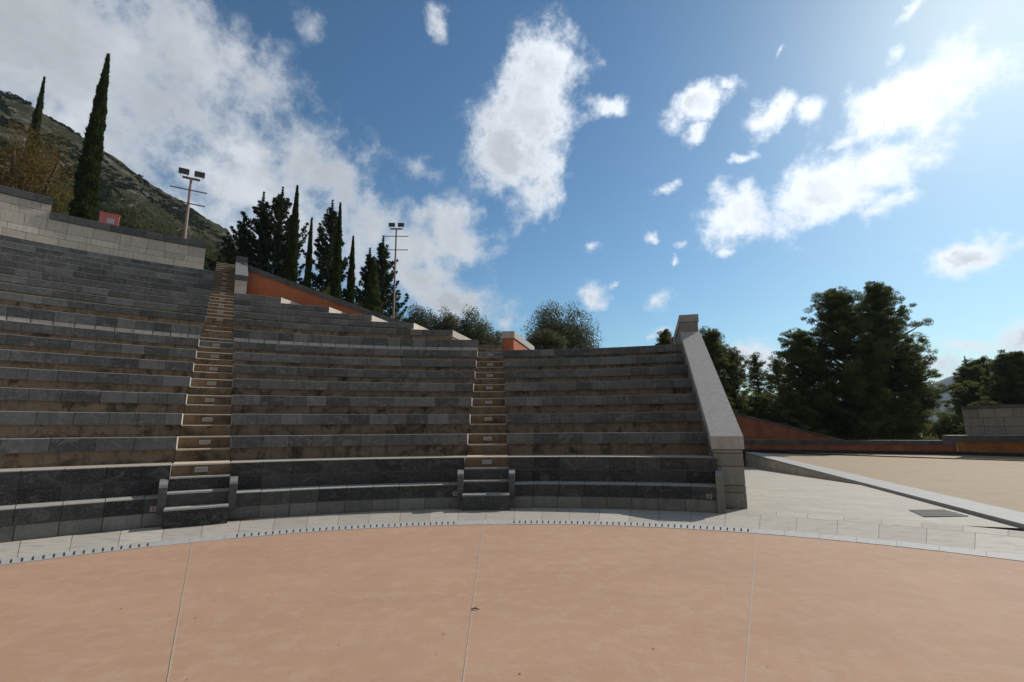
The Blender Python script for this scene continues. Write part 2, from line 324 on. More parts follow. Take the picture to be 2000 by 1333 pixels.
# ------------------------------------------------------------------ ground structures
# terrain sheet (polar), rising behind the seats and reaching the horizon
def sm(a, b, x): x = min(1, max(0, (x - a) / (b - a))); return x * x * (3 - 2 * x)
def lerp_tab(tab, x):
    if x <= tab[0][0]: return tab[0][1:]
    for p, q in zip(tab, tab[1:]):
        if x <= q[0]:
            f = (x - p[0]) / (q[0] - p[0]); return tuple(u + (v - u) * f for u, v in zip(p[1:], q[1:]))
    return tab[-1][1:]
TER = [(-180, 13, -.35, .0), (-95, 13, -.35, .0), (-72, 33, 8, .05), (-60, 32.2, 11.2, .10), (-33, 32.2, 10.9, .14), (-29, 30.5, 9.2, .10), (-22, 27.6, 8.2, .07), (-15, 26.6, 6.9, .05), (-6, 25.8, 5.6, .03),
       (-3, 22.9, 4.4, .02), (15, 20.6, 3.9, .0), (19, 20.6, 3.2, -.02), (25.5, 34, -1.3, -.01), (36, 34.2, -1.6, -.01), (48, 30.5, -1.4, -.01), (60, 32, -.4, .0), (75, 13, -.35, .0), (180, 13, -.35, .0)]
def terr(az, r):
    rr, L, sl_ = lerp_tab(TER, az)
    if r < rr: return min(-1.6, L - 1) if r > 12 or L > 1 else -.35
    d = r - rr
    z = L + sl_ * min(d, 60) + (math.sin(az * .7 + r * .13) * .12 * min(1, d / 6))
    return z * (1 - sm(200, 700, r)) - 12 * sm(300, 1200, r)
rs = [0, 6, 11.5, 12.5, 15, 18, 19.5] + [20 + .6 * k for k in range(26)] + [36, 38, 41, 45, 50, 56, 64, 74, 88, 105, 130, 160, 200, 260, 350, 500, 800, 1400, 2300, 3900]
azs = [-180 + 1.5 * k for k in range(241)]
mb = MB()
for a in azs:
    for r in rs: x, y = PR(r, a); mb.v.append((x, y, terr(a, r)))
n = len(rs)
for i in range(len(azs) - 1):
    for j in range(n - 1): mb.f.append((i * n + j, (i + 1) * n + j, (i + 1) * n + j + 1, i * n + j + 1)[::-1]); mb.t.append(.5); mb.m.append(0)
obj('ground', mb, 'earth', None, True, kind='structure')
# orchestra floor with its expansion joints
mb = MB(); mb.ext([PR(8.6, -a) for a in range(0, 360, 2)], -.2, .0); fl = obj('orchestra_floor', mb, 'orchestra_tan', None, kind='structure')
for an in (-30.84, -2.06, 26.51, 55.3, 84, -59.6, -88.4):
    mb = MB(); d = Vector(PR(1, an)); p = Vector((d.y, -d.x)); r = .35
    L = []; Rr = []
    while r < 8.6:
        L.append((d * r - p * random.uniform(.002, .0045)).to_tuple()); Rr.append((d * r + p * random.uniform(.002, .0045)).to_tuple()); r += random.uniform(.03, .09)
    mb.ext(L[::-1] + Rr if False else Rr + L[::-1], -.01, .003); obj('expansion_joint', mb, 'joint_fill', fl)
# kerb ring with real drain slots over a dark trench
mb = MB(); kb0, kb1 = 8.6, 8.985
def plain_kerb(a, b_):
    while a < b_ - .01:
        c = min(b_, a + 2.9); stone(mb, kb0, kb1, a, c, -.12, .006, tone_(), .004, 0, .003, .001); a = c
slot_runs = [(-60.6, -34.2), (-27.1, -5.31), (1.40, 26.2)]
prev = -100
for s0, s1 in slot_runs:
    plain_kerb(prev, s0 - .32); a = s0; k = 0
    while a <= s1 + .05:
        h = .32; q = .078
        sector(mb, kb0, 8.66, a - h, a + h, -.12, .006, .5); sector(mb, 8.925, kb1, a - h, a + h, -.12, .006, .5)
        sector(mb, 8.66, 8.925, a - h, a - q, -.12, .006, .5); sector(mb, 8.66, 8.925, a + q, a + h, -.12, .006, .5)
        a += .641; k += 1
    prev = a - .32
plain_kerb(prev, 100)
sector(mb, 8.62, 8.97, -100, 100, -.2, -.115, .5, 1, 3)
obj('drain_kerb', mb, ['kerb_grey', 'black'], None, kind='structure')
# pale slab pavement ring
mb = MB(); stones(mb, 8.99, 10.40, -100, 100, -.1, .0, .50, .05, .004, 0, .008, jit=.001); stones(mb, 10.40, 11.0, 22.9, 100, -.1, .002, .50, .05, .004, 0, .006, jit=.001)
sector(mb, 8.99, 11.0, -100, 100, -.15, -.004, .5, 1, 3)
obj('pavement', mb, ['pavement', 'pave_joint'], None, kind='structure')
# passage floor between the ramp wall and the terrace, falling away towards the back
ED = Vector((math.sin(R_(15.9)), math.cos(R_(15.9)))); EO = Vector((8.07, 7.91)); ER = Vector((ED.y, -ED.x))
def passz(Y): return .001 if Y < 14 else -.001 - .045 * (Y - 14)
mb = MB(); ys = [8.2, 9, 10, 11, 12, 13, 14] + [15 + k for k in range(24)]
A = [(WO + WD * ((y - WO.y) / WD.y) - WR * .2) for y in ys]; B = [(EO + ED * ((y - EO.y) / ED.y) + ER * .3) for y in ys]
pl = []
for t_ in np.linspace(0, 1, 60):
    q_ = EO + ED * (t_ * 2) + ER * .3
    if q_.length > 10.98: pl.append(((q_.x, q_.y, .001), (q_.x + .001, q_.y, .001))); break
for a, b_, y in zip(A, B, ys):
    a = Vector((a.x, a.y)); b_ = Vector((b_.x, b_.y))
    if y <= 10.5:
        t_ = math.sqrt(max(0, 10.99 ** 2 - y * y)); a = Vector((max(a.x, t_), y))
        if a.x > b_.x: continue
    pl.append(((a.x, y, passz(y)), (b_.x, y, passz(y))))
for p, q in zip(pl, pl[1:]): mb.poly([p[0], p[1], q[1], q[0]])
obj('passage_paving', mb, 'flagstones', None, kind='structure')
# terrace: raised tan floor, its pale edging strip and the retaining face
TZ = .062
LWA, LWB, LWC = Vector((13.6, 33.6)), Vector((24.2, 27.3)), Vector((30.5, 17.5))
def epos(s, off=0): p = EO + ED * s + ER * off; return (p.x, p.y)
mb = MB()
s_in = -.2
fr = [PR(10.62, a) for a in (48, 52, 58, 64, 70, 78)]
xy = [epos(1.4, .70), *[PR(10.62 + .7, a) for a in (49.5, 54, 58, 64, 70, 78)], (34, 5), (34, 14), (30.9, 17.8), (24.4, 27.7), (13.6, 34.2), epos(26.6, .70)]
mb.ext(xy[::-1] if False else xy, -1.2, TZ); obj('terrace_floor', mb, 'terrace_tan', None, kind='structure')
mb = MB()
s = -.05
while s < 27:
    e = s + random.uniform(1.0, 1.3); mb.ext([epos(s + .004), epos(s + .004, .72), epos(e - .004, .72), epos(e - .004)][::-1] if False else [epos(s + .004), epos(s + .004, .72), epos(e - .004, .72), epos(e - .004)], TZ - .095, TZ + .006, tone_()); s = e
for a0 in range(46, 78, 5): sector(mb, 10.6, 11.33, a0 + .3, a0 + 5.27, TZ - .09, TZ + .005, tone_())
obj('terrace_edging', mb, 'edge_stone', None, kind='structure')
mb = MB(); s = 5.0
while s < 27:
    e = s + random.uniform(.55, .8)
    for z0, z1 in ((-.42, TZ - .10), (-.75, -.43), (-1.3, -.76)): mb.ext([epos(s + .004, .03), epos(s + .004, .3), epos(e - .004, .3), epos(e - .004, .03)], z0, z1 , tone_())
    s = e
mb.ext([epos(-.05, .05), epos(-.05, .6), epos(27, .6), epos(27, .05)], -1.3, TZ - .097, .4)
rw = obj('retaining_wall', mb, 'pale_wall', None, label='low pale stone retaining wall along the grey terrace edging and sunken passage', category='wall')
for px, py in ((1470, 905.5), (1515, 910.5)):
    d = ray(px, py); k = (EO - Vector((CAM.x, CAM.y))).dot(ER) / Vector((d.x, d.y)).dot(ER); p = CAM + d * k
    mb = MB(); c = Vector((p.x, p.y)); q = [c - ED * .09, c - ED * .09 - ER * .03, c + ED * .09 - ER * .03, c + ED * .09]
    mb.ext([(v.x + ER.x * .03, v.y + ER.y * .03) for v in q[::-1]], p.z - .06, p.z + .06); obj('wall_light', mb, 'fixture_white', rw)
# drain grate on the passage
mb = MB(); g = [at_z(*p, .004) for p in ((1775, 997), (1845, 996.5), (1893, 1009), (1805, 1010.5))]
g = [Vector((v.x, v.y)) for v in g]
def gp(u, v): p = (g[0] * (1 - u) + g[1] * u) * (1 - v) + (g[3] * (1 - u) + g[2] * u) * v; return (p.x, p.y)
fr_ = MB(); fr_.ext([gp(0, 0), gp(0, 1), gp(1, 1), gp(1, 0)], -.05, .0045); dg = thing('drain_grate', (g[0].x, g[0].y, 0), label='rusty rectangular drain grate in the pale passage paving beside the terrace edging', category='drain grate')
obj('frame', fr_, 'black', dg)
for k in range(26): mb.ext([gp(k / 26 + .004, .02), gp(k / 26 + .004, .98), gp((k + .62) / 26, .98), gp((k + .62) / 26, .02)], .0046, .012)
for k in range(5): mb.ext([gp(.01, k / 4.3 + .01), gp(.01, k / 4.3 + .05), gp(.99, k / 4.3 + .05), gp(.99, k / 4.3 + .01)], .0125, .016)
obj('grating', mb, 'grate', dg)

# ------------------------------------------------------------------ seating blocks
LDARK = .25
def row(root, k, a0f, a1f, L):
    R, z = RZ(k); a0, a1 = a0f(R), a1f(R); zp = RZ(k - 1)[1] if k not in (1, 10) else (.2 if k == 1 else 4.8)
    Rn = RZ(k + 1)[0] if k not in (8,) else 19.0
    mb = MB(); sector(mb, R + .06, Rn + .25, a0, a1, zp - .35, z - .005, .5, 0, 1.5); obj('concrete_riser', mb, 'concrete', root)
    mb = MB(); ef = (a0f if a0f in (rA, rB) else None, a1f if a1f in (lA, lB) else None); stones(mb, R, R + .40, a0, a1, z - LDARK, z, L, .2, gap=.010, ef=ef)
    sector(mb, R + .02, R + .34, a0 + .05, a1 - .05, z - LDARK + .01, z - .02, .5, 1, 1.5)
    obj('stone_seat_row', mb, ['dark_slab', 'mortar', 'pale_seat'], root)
def front_bench(root, a0f, a1f, arms):
    a0, a1 = a0f(RB), a1f(RB); L = .505
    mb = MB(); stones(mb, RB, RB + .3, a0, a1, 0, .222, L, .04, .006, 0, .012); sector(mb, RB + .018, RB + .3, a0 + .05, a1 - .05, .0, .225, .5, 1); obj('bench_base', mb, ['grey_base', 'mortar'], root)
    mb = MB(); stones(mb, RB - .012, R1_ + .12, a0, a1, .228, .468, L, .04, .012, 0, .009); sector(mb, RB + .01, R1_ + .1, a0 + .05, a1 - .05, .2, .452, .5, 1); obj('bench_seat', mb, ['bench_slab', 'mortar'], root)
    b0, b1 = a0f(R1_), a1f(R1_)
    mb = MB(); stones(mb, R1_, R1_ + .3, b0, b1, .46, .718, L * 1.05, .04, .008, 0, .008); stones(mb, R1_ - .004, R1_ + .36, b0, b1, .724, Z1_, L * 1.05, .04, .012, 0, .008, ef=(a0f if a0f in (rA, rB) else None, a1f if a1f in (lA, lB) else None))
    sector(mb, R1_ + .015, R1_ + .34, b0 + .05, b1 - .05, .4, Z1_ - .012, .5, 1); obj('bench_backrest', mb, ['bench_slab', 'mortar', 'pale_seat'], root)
    for sgn, tall in arms:                 # stone arm slab at a block end, rounded at the front top
        al = a1 if sgn > 0 else a0; w_ = math.degrees(.115 / RB); al_in = al - sgn * w_
        zb = 0.0 if tall else .2
        prof = [(RB - .07, zb), (RB - .07, .56), (RB - .055, .63), (RB - .01, .675), (RB + .06, .70), (R1_ - .02, .735), (R1_ - .02, zb)]
        mb = MB(); i = [(*PR(r, al + sgn * .05), z) for r, z in prof]; j = [(*PR(r, al_in), z) for r, z in prof]
        if sgn > 0: mb.loop([j, i], .4)
        else: mb.loop([i, j], .4)
        obj('armrest', mb, 'dark_coping' if not tall else 'grey_base', root)
def plaque(root, a, glyph):
    w_ = math.degrees(.045 / RB); mb = MB(); sector(mb, RB - .022, RB - .011, a - w_, a + w_, .245, .335); p = obj('number_plaque', mb, 'plaque', root)
    bars = {'2': [(-.5, .5, .85, 1), (.3, .5, .4, 1), (-.5, .5, .42, .57), (-.5, -.3, 0, .5), (-.5, .5, 0, .15)], '1': [(-.1, .12, 0, 1), (-.3, -.1, .72, .86), (-.3, .3, 0, .12)],
            'n': [(-.5, -.3, 0, 1), (.3, .5, 0, 1), (-.5, .5, .85, 1)]}[glyph]
    mb = MB()
    for x0, x1, z0, z1 in bars: sector(mb, RB - .025, RB - .0215, a + w_ * x0 * .9, a + w_ * x1 * .9, .257 + z0 * .065, .257 + z1 * .065)
    obj('numeral', mb, 'ink', p)
TA = dict(category='seating block')
def blk(name, a, R, **k): x, y = PR(R, a); return thing(name, (x, y, 0), **k)
# lower blocks
LA = lambda R: -57.5; lA = lambda R: side(SA, -1, R); rA = lambda R: side(SA, 1, R); lB = lambda R: side(SB, -1, R); rB = lambda R: side(SB, 1, R); wC = lambda R: wall_ang(R) + .25
for nm, f0, f1, a_, lab, arms, pq in (
    ('lower_seating_block', LA, lA, -45, 'lower tiers of dark stone seats left of the long stairway, cut by the picture edge', ((1, 0),), (-1, '1')),
    ('lower_seating_block', rA, lB, -16, 'lower tiers of dark stone seats between the two stairways, full width in view', ((-1, 0), (1, 0)), (1, 'n')),
    ('lower_seating_block', rB, wC, 11, 'lower tiers of dark stone seats between the short stairway and sloping parapet wall', ((-1, 0), (1, 1)), (1, '2'))):
    root = blk(nm, a_, 10.4, label=lab, **TA)
    front_bench(root, f0, f1, arms)
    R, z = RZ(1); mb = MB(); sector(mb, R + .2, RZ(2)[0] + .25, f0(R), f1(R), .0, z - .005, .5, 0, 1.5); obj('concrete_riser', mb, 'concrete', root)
    for k in range(2, 9): row(root, k, f0, f1, .52 + .012 * k)
    plaque(root, f1(RB) - math.degrees((.16 if pq[0] < 2 else .3) / RB) - (.5 if pq[1] == '2' else 0), pq[1])
    if f1 is not wC:                        # backrest tier at the landing, pale seat stones below dark ones
        R = RZ(9)[0]; z = 5.04; mb = MB()
        stones(mb, R, R + .14, f0(R), f1(R), 4.46, 4.745, .47, .02, .006, 0, .026)
        obj('pale_backrest_course', mb, 'pale_seat', root)
        mb = MB(); stones(mb, R - .012, R + .15, f0(R), f1(R), 4.75, z, .47, .02, .01, 0, .008); sector(mb, R + .03, R + .13, f0(R) + .03, f1(R) - .03, 4.4, z - .02, .5, 1, 1.5); obj('backrest_tier', mb, ['dark_slab', 'mortar'], root)
# landing between lower and upper tiers
mb = MB(); sector(mb, 19.0, RU + .2, -57.5, side(SB, 1, 20) - .1, 4.0, 4.85, .5, 0, 1.5); obj('landing_floor', mb, 'concrete', None, kind='structure')
# upper block left of the long stairway
root = blk('upper_seating_block', -45, 22.4, label='upper tiers of dark stone seats below the high parapet wall, left of the long stairway', **TA)
for k in range(10, 19): row(root, k, LA, lA, .66 + .02 * (k - 10))
# upper block between the stairways, tiers shortening towards the back against the orange wall
root = blk('upper_seating_block', -20, 22.4, label='stepped upper tiers whose pale ends climb below the sloping orange wall', **TA)
YW = 25.12
for k, ae in ((10, -6.46), (11, -11.0), (12, -15.76), (13, -20.4), (14, -25.35)):
    R, z = RZ(k); a0 = side(SA, 1, R); e = Vector(PR(R, ae)); s_ = (YW - e.y) / WD.y; eb = e + WD * s_
    zp = 4.4 if k == 10 else RZ(k - 1)[1] - .3
    mb = MB(); ea = Vector(PR(R + .06, ae)); fr2 = arc(R + .06, a0, ae - .02, 1.5); bk_x = -math.tan(R_(-a0 + .0)) * YW
    mb.ext(fr2 + [(eb.x - .02, YW), (-YW * math.tan(R_(29.9)), YW)], zp, z - .005); obj('concrete_riser', mb, 'concrete', root)
    mb = MB(); stones(mb, R, R + .36, a0, ae, z - LDARK, z, .60, .2, gap=.010); sector(mb, R + .02, R + .34, a0 + .05, ae - .05, z - LDARK + .01, z - .02, .5, 1, 1.5); obj('stone_seat_row', mb, ['dark_slab', 'mortar'], root)
    mb = MB(); L_ = (eb - e).length; q = 0; pr_ = Vector((WD.y, -WD.x))
    while q < L_ - .05:
        q2 = min(L_, q + random.uniform(.5, .65)); A_, B_ = e + WD * (q + .003), e + WD * (q2 - .003); t0, t1 = A_ - pr_ * .28, B_ - pr_ * .28; A_, B_ = A_ + pr_ * .006, B_ + pr_ * .006
        tl = tone_(); mb.ext([tuple(A_), tuple(B_), tuple(t1), tuple(t0)], z - .3, z + .001, tl); q = q2
    obj('end_stones', mb, 'pale_wall', root)

# ------------------------------------------------------------------ stairways
def step(root, al, R0, R1, z0, z1, m_, hw=HW - .001, name='step'):
    d = Vector(PR(1, al)); p = Vector((d.y, -d.x)); q = []
    r0 = math.sqrt(R0 * R0 - hw * hw * .3); r1 = R1
    for r, s in ((r0, -hw), (r0 + .006, 0), (r0, hw), (r1, hw), (r1, -hw)): v = d * r + p * s; q.append((v.x, v.y))
    c = .026; top = []
    for r, s in ((r0 + c, -hw), (r0 + .006 + c, 0), (r0 + c, hw), (r1, hw), (r1, -hw)): v = d * r + p * s; top.append((v.x, v.y, z1))
    mb = MB(); mb.loop([[(x, y, z0) for x, y in q], [(x, y, z1 - c) for x, y in q], top], tone_()); return obj(name, mb, m_, root)
def step_light(st, al, R, z):
    d = Vector(PR(1, al)); p = Vector((d.y, -d.x)); mb = MB()
    def bx(r0, r1, s0, s1, z0, z1, mi): mb.ext([tuple(d * r + p * s) for r, s in ((r0, s0), (r0, s1), (r1, s1), (r1, s0))], z0, z1, .5, mi)
    bx(R - .035, R + .02, -.105, .105, z - .045, z + .045, 0); bx(R - .038, R - .034, -.09, .09, z - .03, z + .02, 1)
    for i in range(5): bx(R - .043, R - .0375, -.09, .09, z - .028 + i * .0105, z - .0245 + i * .0105, 0)
    obj('step_light', mb, ['fixture_white', 'plaque'], st)
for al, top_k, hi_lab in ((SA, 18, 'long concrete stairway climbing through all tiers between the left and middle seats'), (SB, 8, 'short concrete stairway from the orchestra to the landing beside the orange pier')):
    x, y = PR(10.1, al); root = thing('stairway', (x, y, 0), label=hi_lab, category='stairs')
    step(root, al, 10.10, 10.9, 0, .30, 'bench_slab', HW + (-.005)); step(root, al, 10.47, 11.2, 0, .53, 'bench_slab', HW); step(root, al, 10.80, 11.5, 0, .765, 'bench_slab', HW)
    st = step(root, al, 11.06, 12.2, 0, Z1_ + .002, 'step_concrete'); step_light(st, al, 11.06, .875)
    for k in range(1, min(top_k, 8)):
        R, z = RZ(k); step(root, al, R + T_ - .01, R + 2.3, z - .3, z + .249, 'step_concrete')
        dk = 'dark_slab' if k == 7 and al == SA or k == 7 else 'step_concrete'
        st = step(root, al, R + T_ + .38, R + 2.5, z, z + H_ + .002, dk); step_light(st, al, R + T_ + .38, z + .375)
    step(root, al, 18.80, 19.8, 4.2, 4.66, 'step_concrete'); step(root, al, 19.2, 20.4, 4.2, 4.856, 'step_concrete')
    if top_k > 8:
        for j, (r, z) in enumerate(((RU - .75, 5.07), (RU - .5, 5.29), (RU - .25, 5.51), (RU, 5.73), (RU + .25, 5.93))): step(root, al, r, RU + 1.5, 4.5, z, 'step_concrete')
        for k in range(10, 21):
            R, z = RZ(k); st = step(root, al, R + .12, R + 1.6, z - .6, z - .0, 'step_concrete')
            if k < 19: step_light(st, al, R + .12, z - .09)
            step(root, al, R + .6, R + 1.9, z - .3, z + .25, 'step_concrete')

# ------------------------------------------------------------------ walls
def courses(mb, R0, R1, a0, a1, zs, L, tf=tone_):
    for z0, z1 in zip(zs, zs[1:]): stones(mb, R0, R1, a0 , a1, z0 + .007, z1 - .007, L, .25, .006, 0, .014, tf)
root = blk('parapet_wall', -44, 31.1, label='high pale stone parapet wall with dark coping above the upper left seats, stepping up at the left', category='wall')
mb = MB(); courses(mb, 30.86, 31.4, -60, -32.75, [10.32, 10.72, 11.04, 11.47 + .12], .95); sector(mb, 30.89, 31.37, -60, -32.78, 9.6, 11.6, .5, 1, 1.5)
stones(mb, 30.75, 31.4, -60, -32.75, 9.9, 10.30, .95, .2, .004); courses(mb, 30.87, 31.4, -60, -44.6, [11.59, 11.93, 12.30], .95); sector(mb, 30.9, 31.37, -60, -44.63, 11.5, 12.31, .5, 1, 1.5)
obj('wall', mb, ['pale_wall', 'mortar'], root)
mb = MB(); stones(mb, 30.80, 31.46, -44.6, -32.72, 11.60, 11.94, .75, .1, .01); stones(mb, 30.80, 31.46, -60, -44.6, 12.31, 12.64, .75, .1, .01); obj('coping', mb, 'dark_coping', root)
# parapet beside the long stairway, sloping with it
def stairwall(name, O, d, thick, segs, coping_t, body, cap, label, cat, over=.03, coursesz=None):
    """segs: list of (s, z_top) along the wall; constant thickness to the right of the line"""
    r = Vector((d.y, -d.x)); O = Vector(O); root = thing(name, (O.x, O.y, segs[0][2]), label=label, category=cat)
    return root, r
d = Vector(PR(1, SA)); rr_ = Vector((d.y, -d.x)); P0 = d * 26.32 + rr_ * HW
root = thing('stair_parapet', (P0.x, P0.y, 8.1), label='pale stone parapet with grey sloping coping beside the top of the long stairway', category='wall')
def pslab(mb, O, d, r, s0, s1, w0, w1, zb0, zb1, zt0, zt1, tone=.5, mi=0):
    a, b_, c, e = O + d * s0 + r * w0, O + d * s0 + r * w1, O + d * s1 + r * w1, O + d * s1 + r * w0
    mb.prism([(a.x, a.y, zb0), (b_.x, b_.y, zb0), (c.x, c.y, zb1), (e.x, e.y, zb1)], [(a.x, a.y, zt0), (b_.x, b_.y, zt0), (c.x, c.y, zt1), (e.x, e.y, zt1)], tone, mi)
mb = MB(); z = 7.9
for z1 in (8.22, 8.52, 8.80): pslab(mb, P0, d, rr_, .0, .7, 0, .50, z, z, z1 - .012, z1 - .012, tone_()); z = z1
pslab(mb, P0, d, rr_, .02, 5.2, .01, .49, 7.5, 7.5, 8.78, 10.9 - .02 + .3, .4); pslab(mb, P0, d, rr_, 2.72, 5.2, .005, .495, 9, 9, 10.52, 10.52, .5)
obj('wall', mb, 'pale_wall', root)
mb = MB(); m_ = .53; s = 0
pslab(mb, P0, d, rr_, -.03, .02, -.03, .53, 8.80, 8.80, 9.05, 9.05, .3)
while s < 2.68: e = min(2.7, s + .55); pslab(mb, P0, d, rr_, s + .003, e, -.03, .53, 8.80 + m_ * s, 8.80 + m_ * e, 9.05 + m_ * s, 9.05 + m_ * e, tone_()); s = e
while s < 5.2: e = s + .6; pslab(mb, P0, d, rr_, s, e - .004, -.03, .53, 10.52, 10.52, 10.86, 10.86, tone_()); s = e
obj('coping', mb, ['dark_coping'], root)
# orange wall running down behind the stepped tiers
root = thing('orange_wall', (-9.5, 25.3, 7), label='bright orange rendered wall with grey coping sloping down behind the stepped tiers', category='wall')
X0, X1 = -14.15, -1.2
def ztop(x): return 10.32 - (x + 13.83) * .3795
mb = MB(); n = 26; xs = [X0 + (X1 - X0) * k / n for k in range(n + 1)]
mb.prism([(X0, 25.16, 4), (X1, 25.16, 4), (X1, 25.6, 4), (X0, 25.6, 4)], [(X0, 25.16, ztop(X0) - .28), (X1, 25.16, ztop(X1) - .28), (X1, 25.6, ztop(X1) - .28), (X0, 25.6, ztop(X0) - .28)]); obj('wall', mb, 'orange_render', root)
mb = MB()
for a, b_ in zip(xs, xs[1:]): a += .003; mb.prism([(a, 25.10, ztop(a) - .29), (b_, 25.10, ztop(b_) - .29), (b_, 25.66, ztop(b_) - .29), (a, 25.66, ztop(a) - .29)], [(a, 25.10, ztop(a)), (b_, 25.10, ztop(b_)), (b_, 25.66, ztop(b_)), (a, 25.66, ztop(a))], tone_())
obj('coping', mb, 'dark_coping', root)
# wedge-shaped orange pier beside the short stairway
root = thing('orange_pier', (.05, 19.6, 4.4), label='small orange rendered pier with grey coping standing at the top of the short stairway', category='pier')
wp = [(-.15, 19.5), (.27, 19.5), (1.22, 23.2), (-.30, 23.5)]; ov = [(-.19, 19.45), (.31, 19.45), (1.27, 23.24), (-.34, 23.55)]
mb = MB(); mb.ext(wp, 4.0, 5.20); obj('wall', mb, 'orange_render', root); mb = MB(); mb.ext(ov, 5.2, 5.48); obj('coping', mb, 'ramp_coping', root)
# sloping parapet at the end of the seats (parodos wall)
root = thing('ramp_wall', (WO.x, WO.y, 0), label='grey stone parapet wall sloping up the right end of the seats, square pillar on top', category='wall')
TH = .545; MS = .528; SE = 6.42; SL = 10.3
def tline(s): return 1.4 + MS * s
mb = MB(); zs = [0, .30, .44, .81, 1.065, 1.14]; z = 1.14; zz = zs[:]; alt = 0
while z < 5.1: z += (.30, .37)[alt]; alt ^= 1; zz.append(min(z, 5.12))
ct = .25
for j, (z0, z1) in enumerate(zip(zz, zz[1:])):
    s0 = 0 if z1 <= 1.15 else (z1 + ct - 1.4) / MS
    if z1 > 4.55: s0 = max(SE, 0) if z1 > 4.5 else s0
    s = s0 + (0 if s0 in (0, SE) else .02); first = True
    while s < SL:
        e = min(SL, s + (random.uniform(.45, .8) if not first else .5)); pslab(mb, WO, WD, WR, s + (.0 if s in (0, SE) else .004), e - .004, .0, TH, z0 + .008, z0 + .008, z1 - .008, z1 - .008, tone_()); s = e + .001; first = False
core = [(.02, -.3), (SL - .02, -.3), (SL - .02, 5.1), (SE + .04, 5.1), (SE + .04, tline(SE) - ct), (.02, 1.4 - ct)]
A_ = [WO + WD * s + WR * .012 for s, z in core]; B_ = [WO + WD * s + WR * (TH - .012) for s, z in core]
mb.loop([[(p.x, p.y, z) for p, (s, z) in zip(A_, core)], [(p.x, p.y, z) for p, (s, z) in zip(B_, core)]], .25, 1)
obj('wall', mb, ['warm_wall', 'mortar'], root)
mb = MB(); s = 0; c_ = .035
pslab(mb, WO, WD, WR, -.02, .012, -c_, TH + c_, 1.145, 1.145, 1.4, 1.4, .45)
while s < SE - .01:
    e = min(SE, s + random.choice((.42, .5, .36, .46))); pslab(mb, WO, WD, WR, s + .014 if s == 0 else s + .009, e - .009, -c_, TH + c_, tline(s) - ct, tline(e) - ct, tline(s) + random.uniform(0, .003), tline(e), random.random()); s = e
while s < SL: e = s + random.choice((.6, .75)); pslab(mb, WO, WD, WR, s + .002, e - .002, -c_, TH + c_, 5.13, 5.13, 5.38, 5.38, random.random()); s = e
obj('coping', mb, 'ramp_coping', root)
# low orange wall round the terrace and the pale wall on its right
LW = [LWA, LWB, LWC]
def run(mb, a, b_, off0, off1, z0, z1, L, mi=0, gap=.006):
    D_ = (b_ - a); n = max(1, int(D_.length / L)); D_ /= n; nn = Vector((D_.y, -D_.x)).normalized()
    if nn.dot(a) > 0: nn = -nn                       # towards the theatre
    for k in range(n):
        p, q = a + D_ * k, a + D_ * (k + 1); g_ = D_.normalized() * gap / 2; p, q = p + g_, q - g_
        pts = [p + nn * off1, q + nn * off1, q + nn * off0, p + nn * off0]
        ar = sum(u.x * v.y - v.x * u.y for u, v in zip(pts, pts[1:] + pts[:1]))
        mb.ext([tuple(v) for v in (pts if ar > 0 else pts[::-1])], z0, z1, tone_(), mi)
root = thing('terrace_wall', (LWB.x, LWB.y, 0), label='low orange rendered wall with grey coping and black skirting along the back of the terrace', category='wall')
for nm, o0, o1, z0, z1, L, m_ in (('wall', -.35, 0, -.3, .58, 30, 'faded_render'), ('skirting', -.1, .035, 0, .24, .8, 'skirting'), ('coping', -.4, .05, .58, .83, .6, 'dark_coping')):
    mb = MB(); run(mb, LWA, LWB, o0, o1, z0, z1, L, gap=.004)
    obj(nm, mb, m_, root)
root = thing('corner_wall', (26.5, 24, 0), label='pale block wall on an orange rendered base at the right end of the terrace', category='wall')
D2 = (LWC - LWB).normalized(); st_ = LWB - D2 * 0
for nm, o0, o1, z0, z1, L, m_ in (('base', -.35, .06, -.3, .78, 30, 'base_render'), ('skirting', -.1, .095, 0, .24, .8, 'skirting'), ('base_coping', -.95, .11, .78, 1.10, .8, 'dark_coping')):
    mb = MB(); run(mb, LWB + D2 * .03 if nm != 'base_coping' else LWB - D2 * .55, LWC, o0, o1, z0, z1, L, gap=.004); obj(nm, mb, m_, root)
mb = MB()
for z0, z1 in ((1.10, 1.56), (1.56, 2.02), (2.02, 2.5)):
    run(mb, LWB + D2 * .35, LWC, -.85, -.35, z0 + .008, z1 - .008, random.uniform(.6, .8), gap=.016)
obj('block_wall', mb, 'warm_wall', root); mb = MB(); run(mb, LWB + D2 * .33, LWC, -.9, -.3, 2.5, 2.66, .8); obj('coping', mb, 'dark_coping', root)
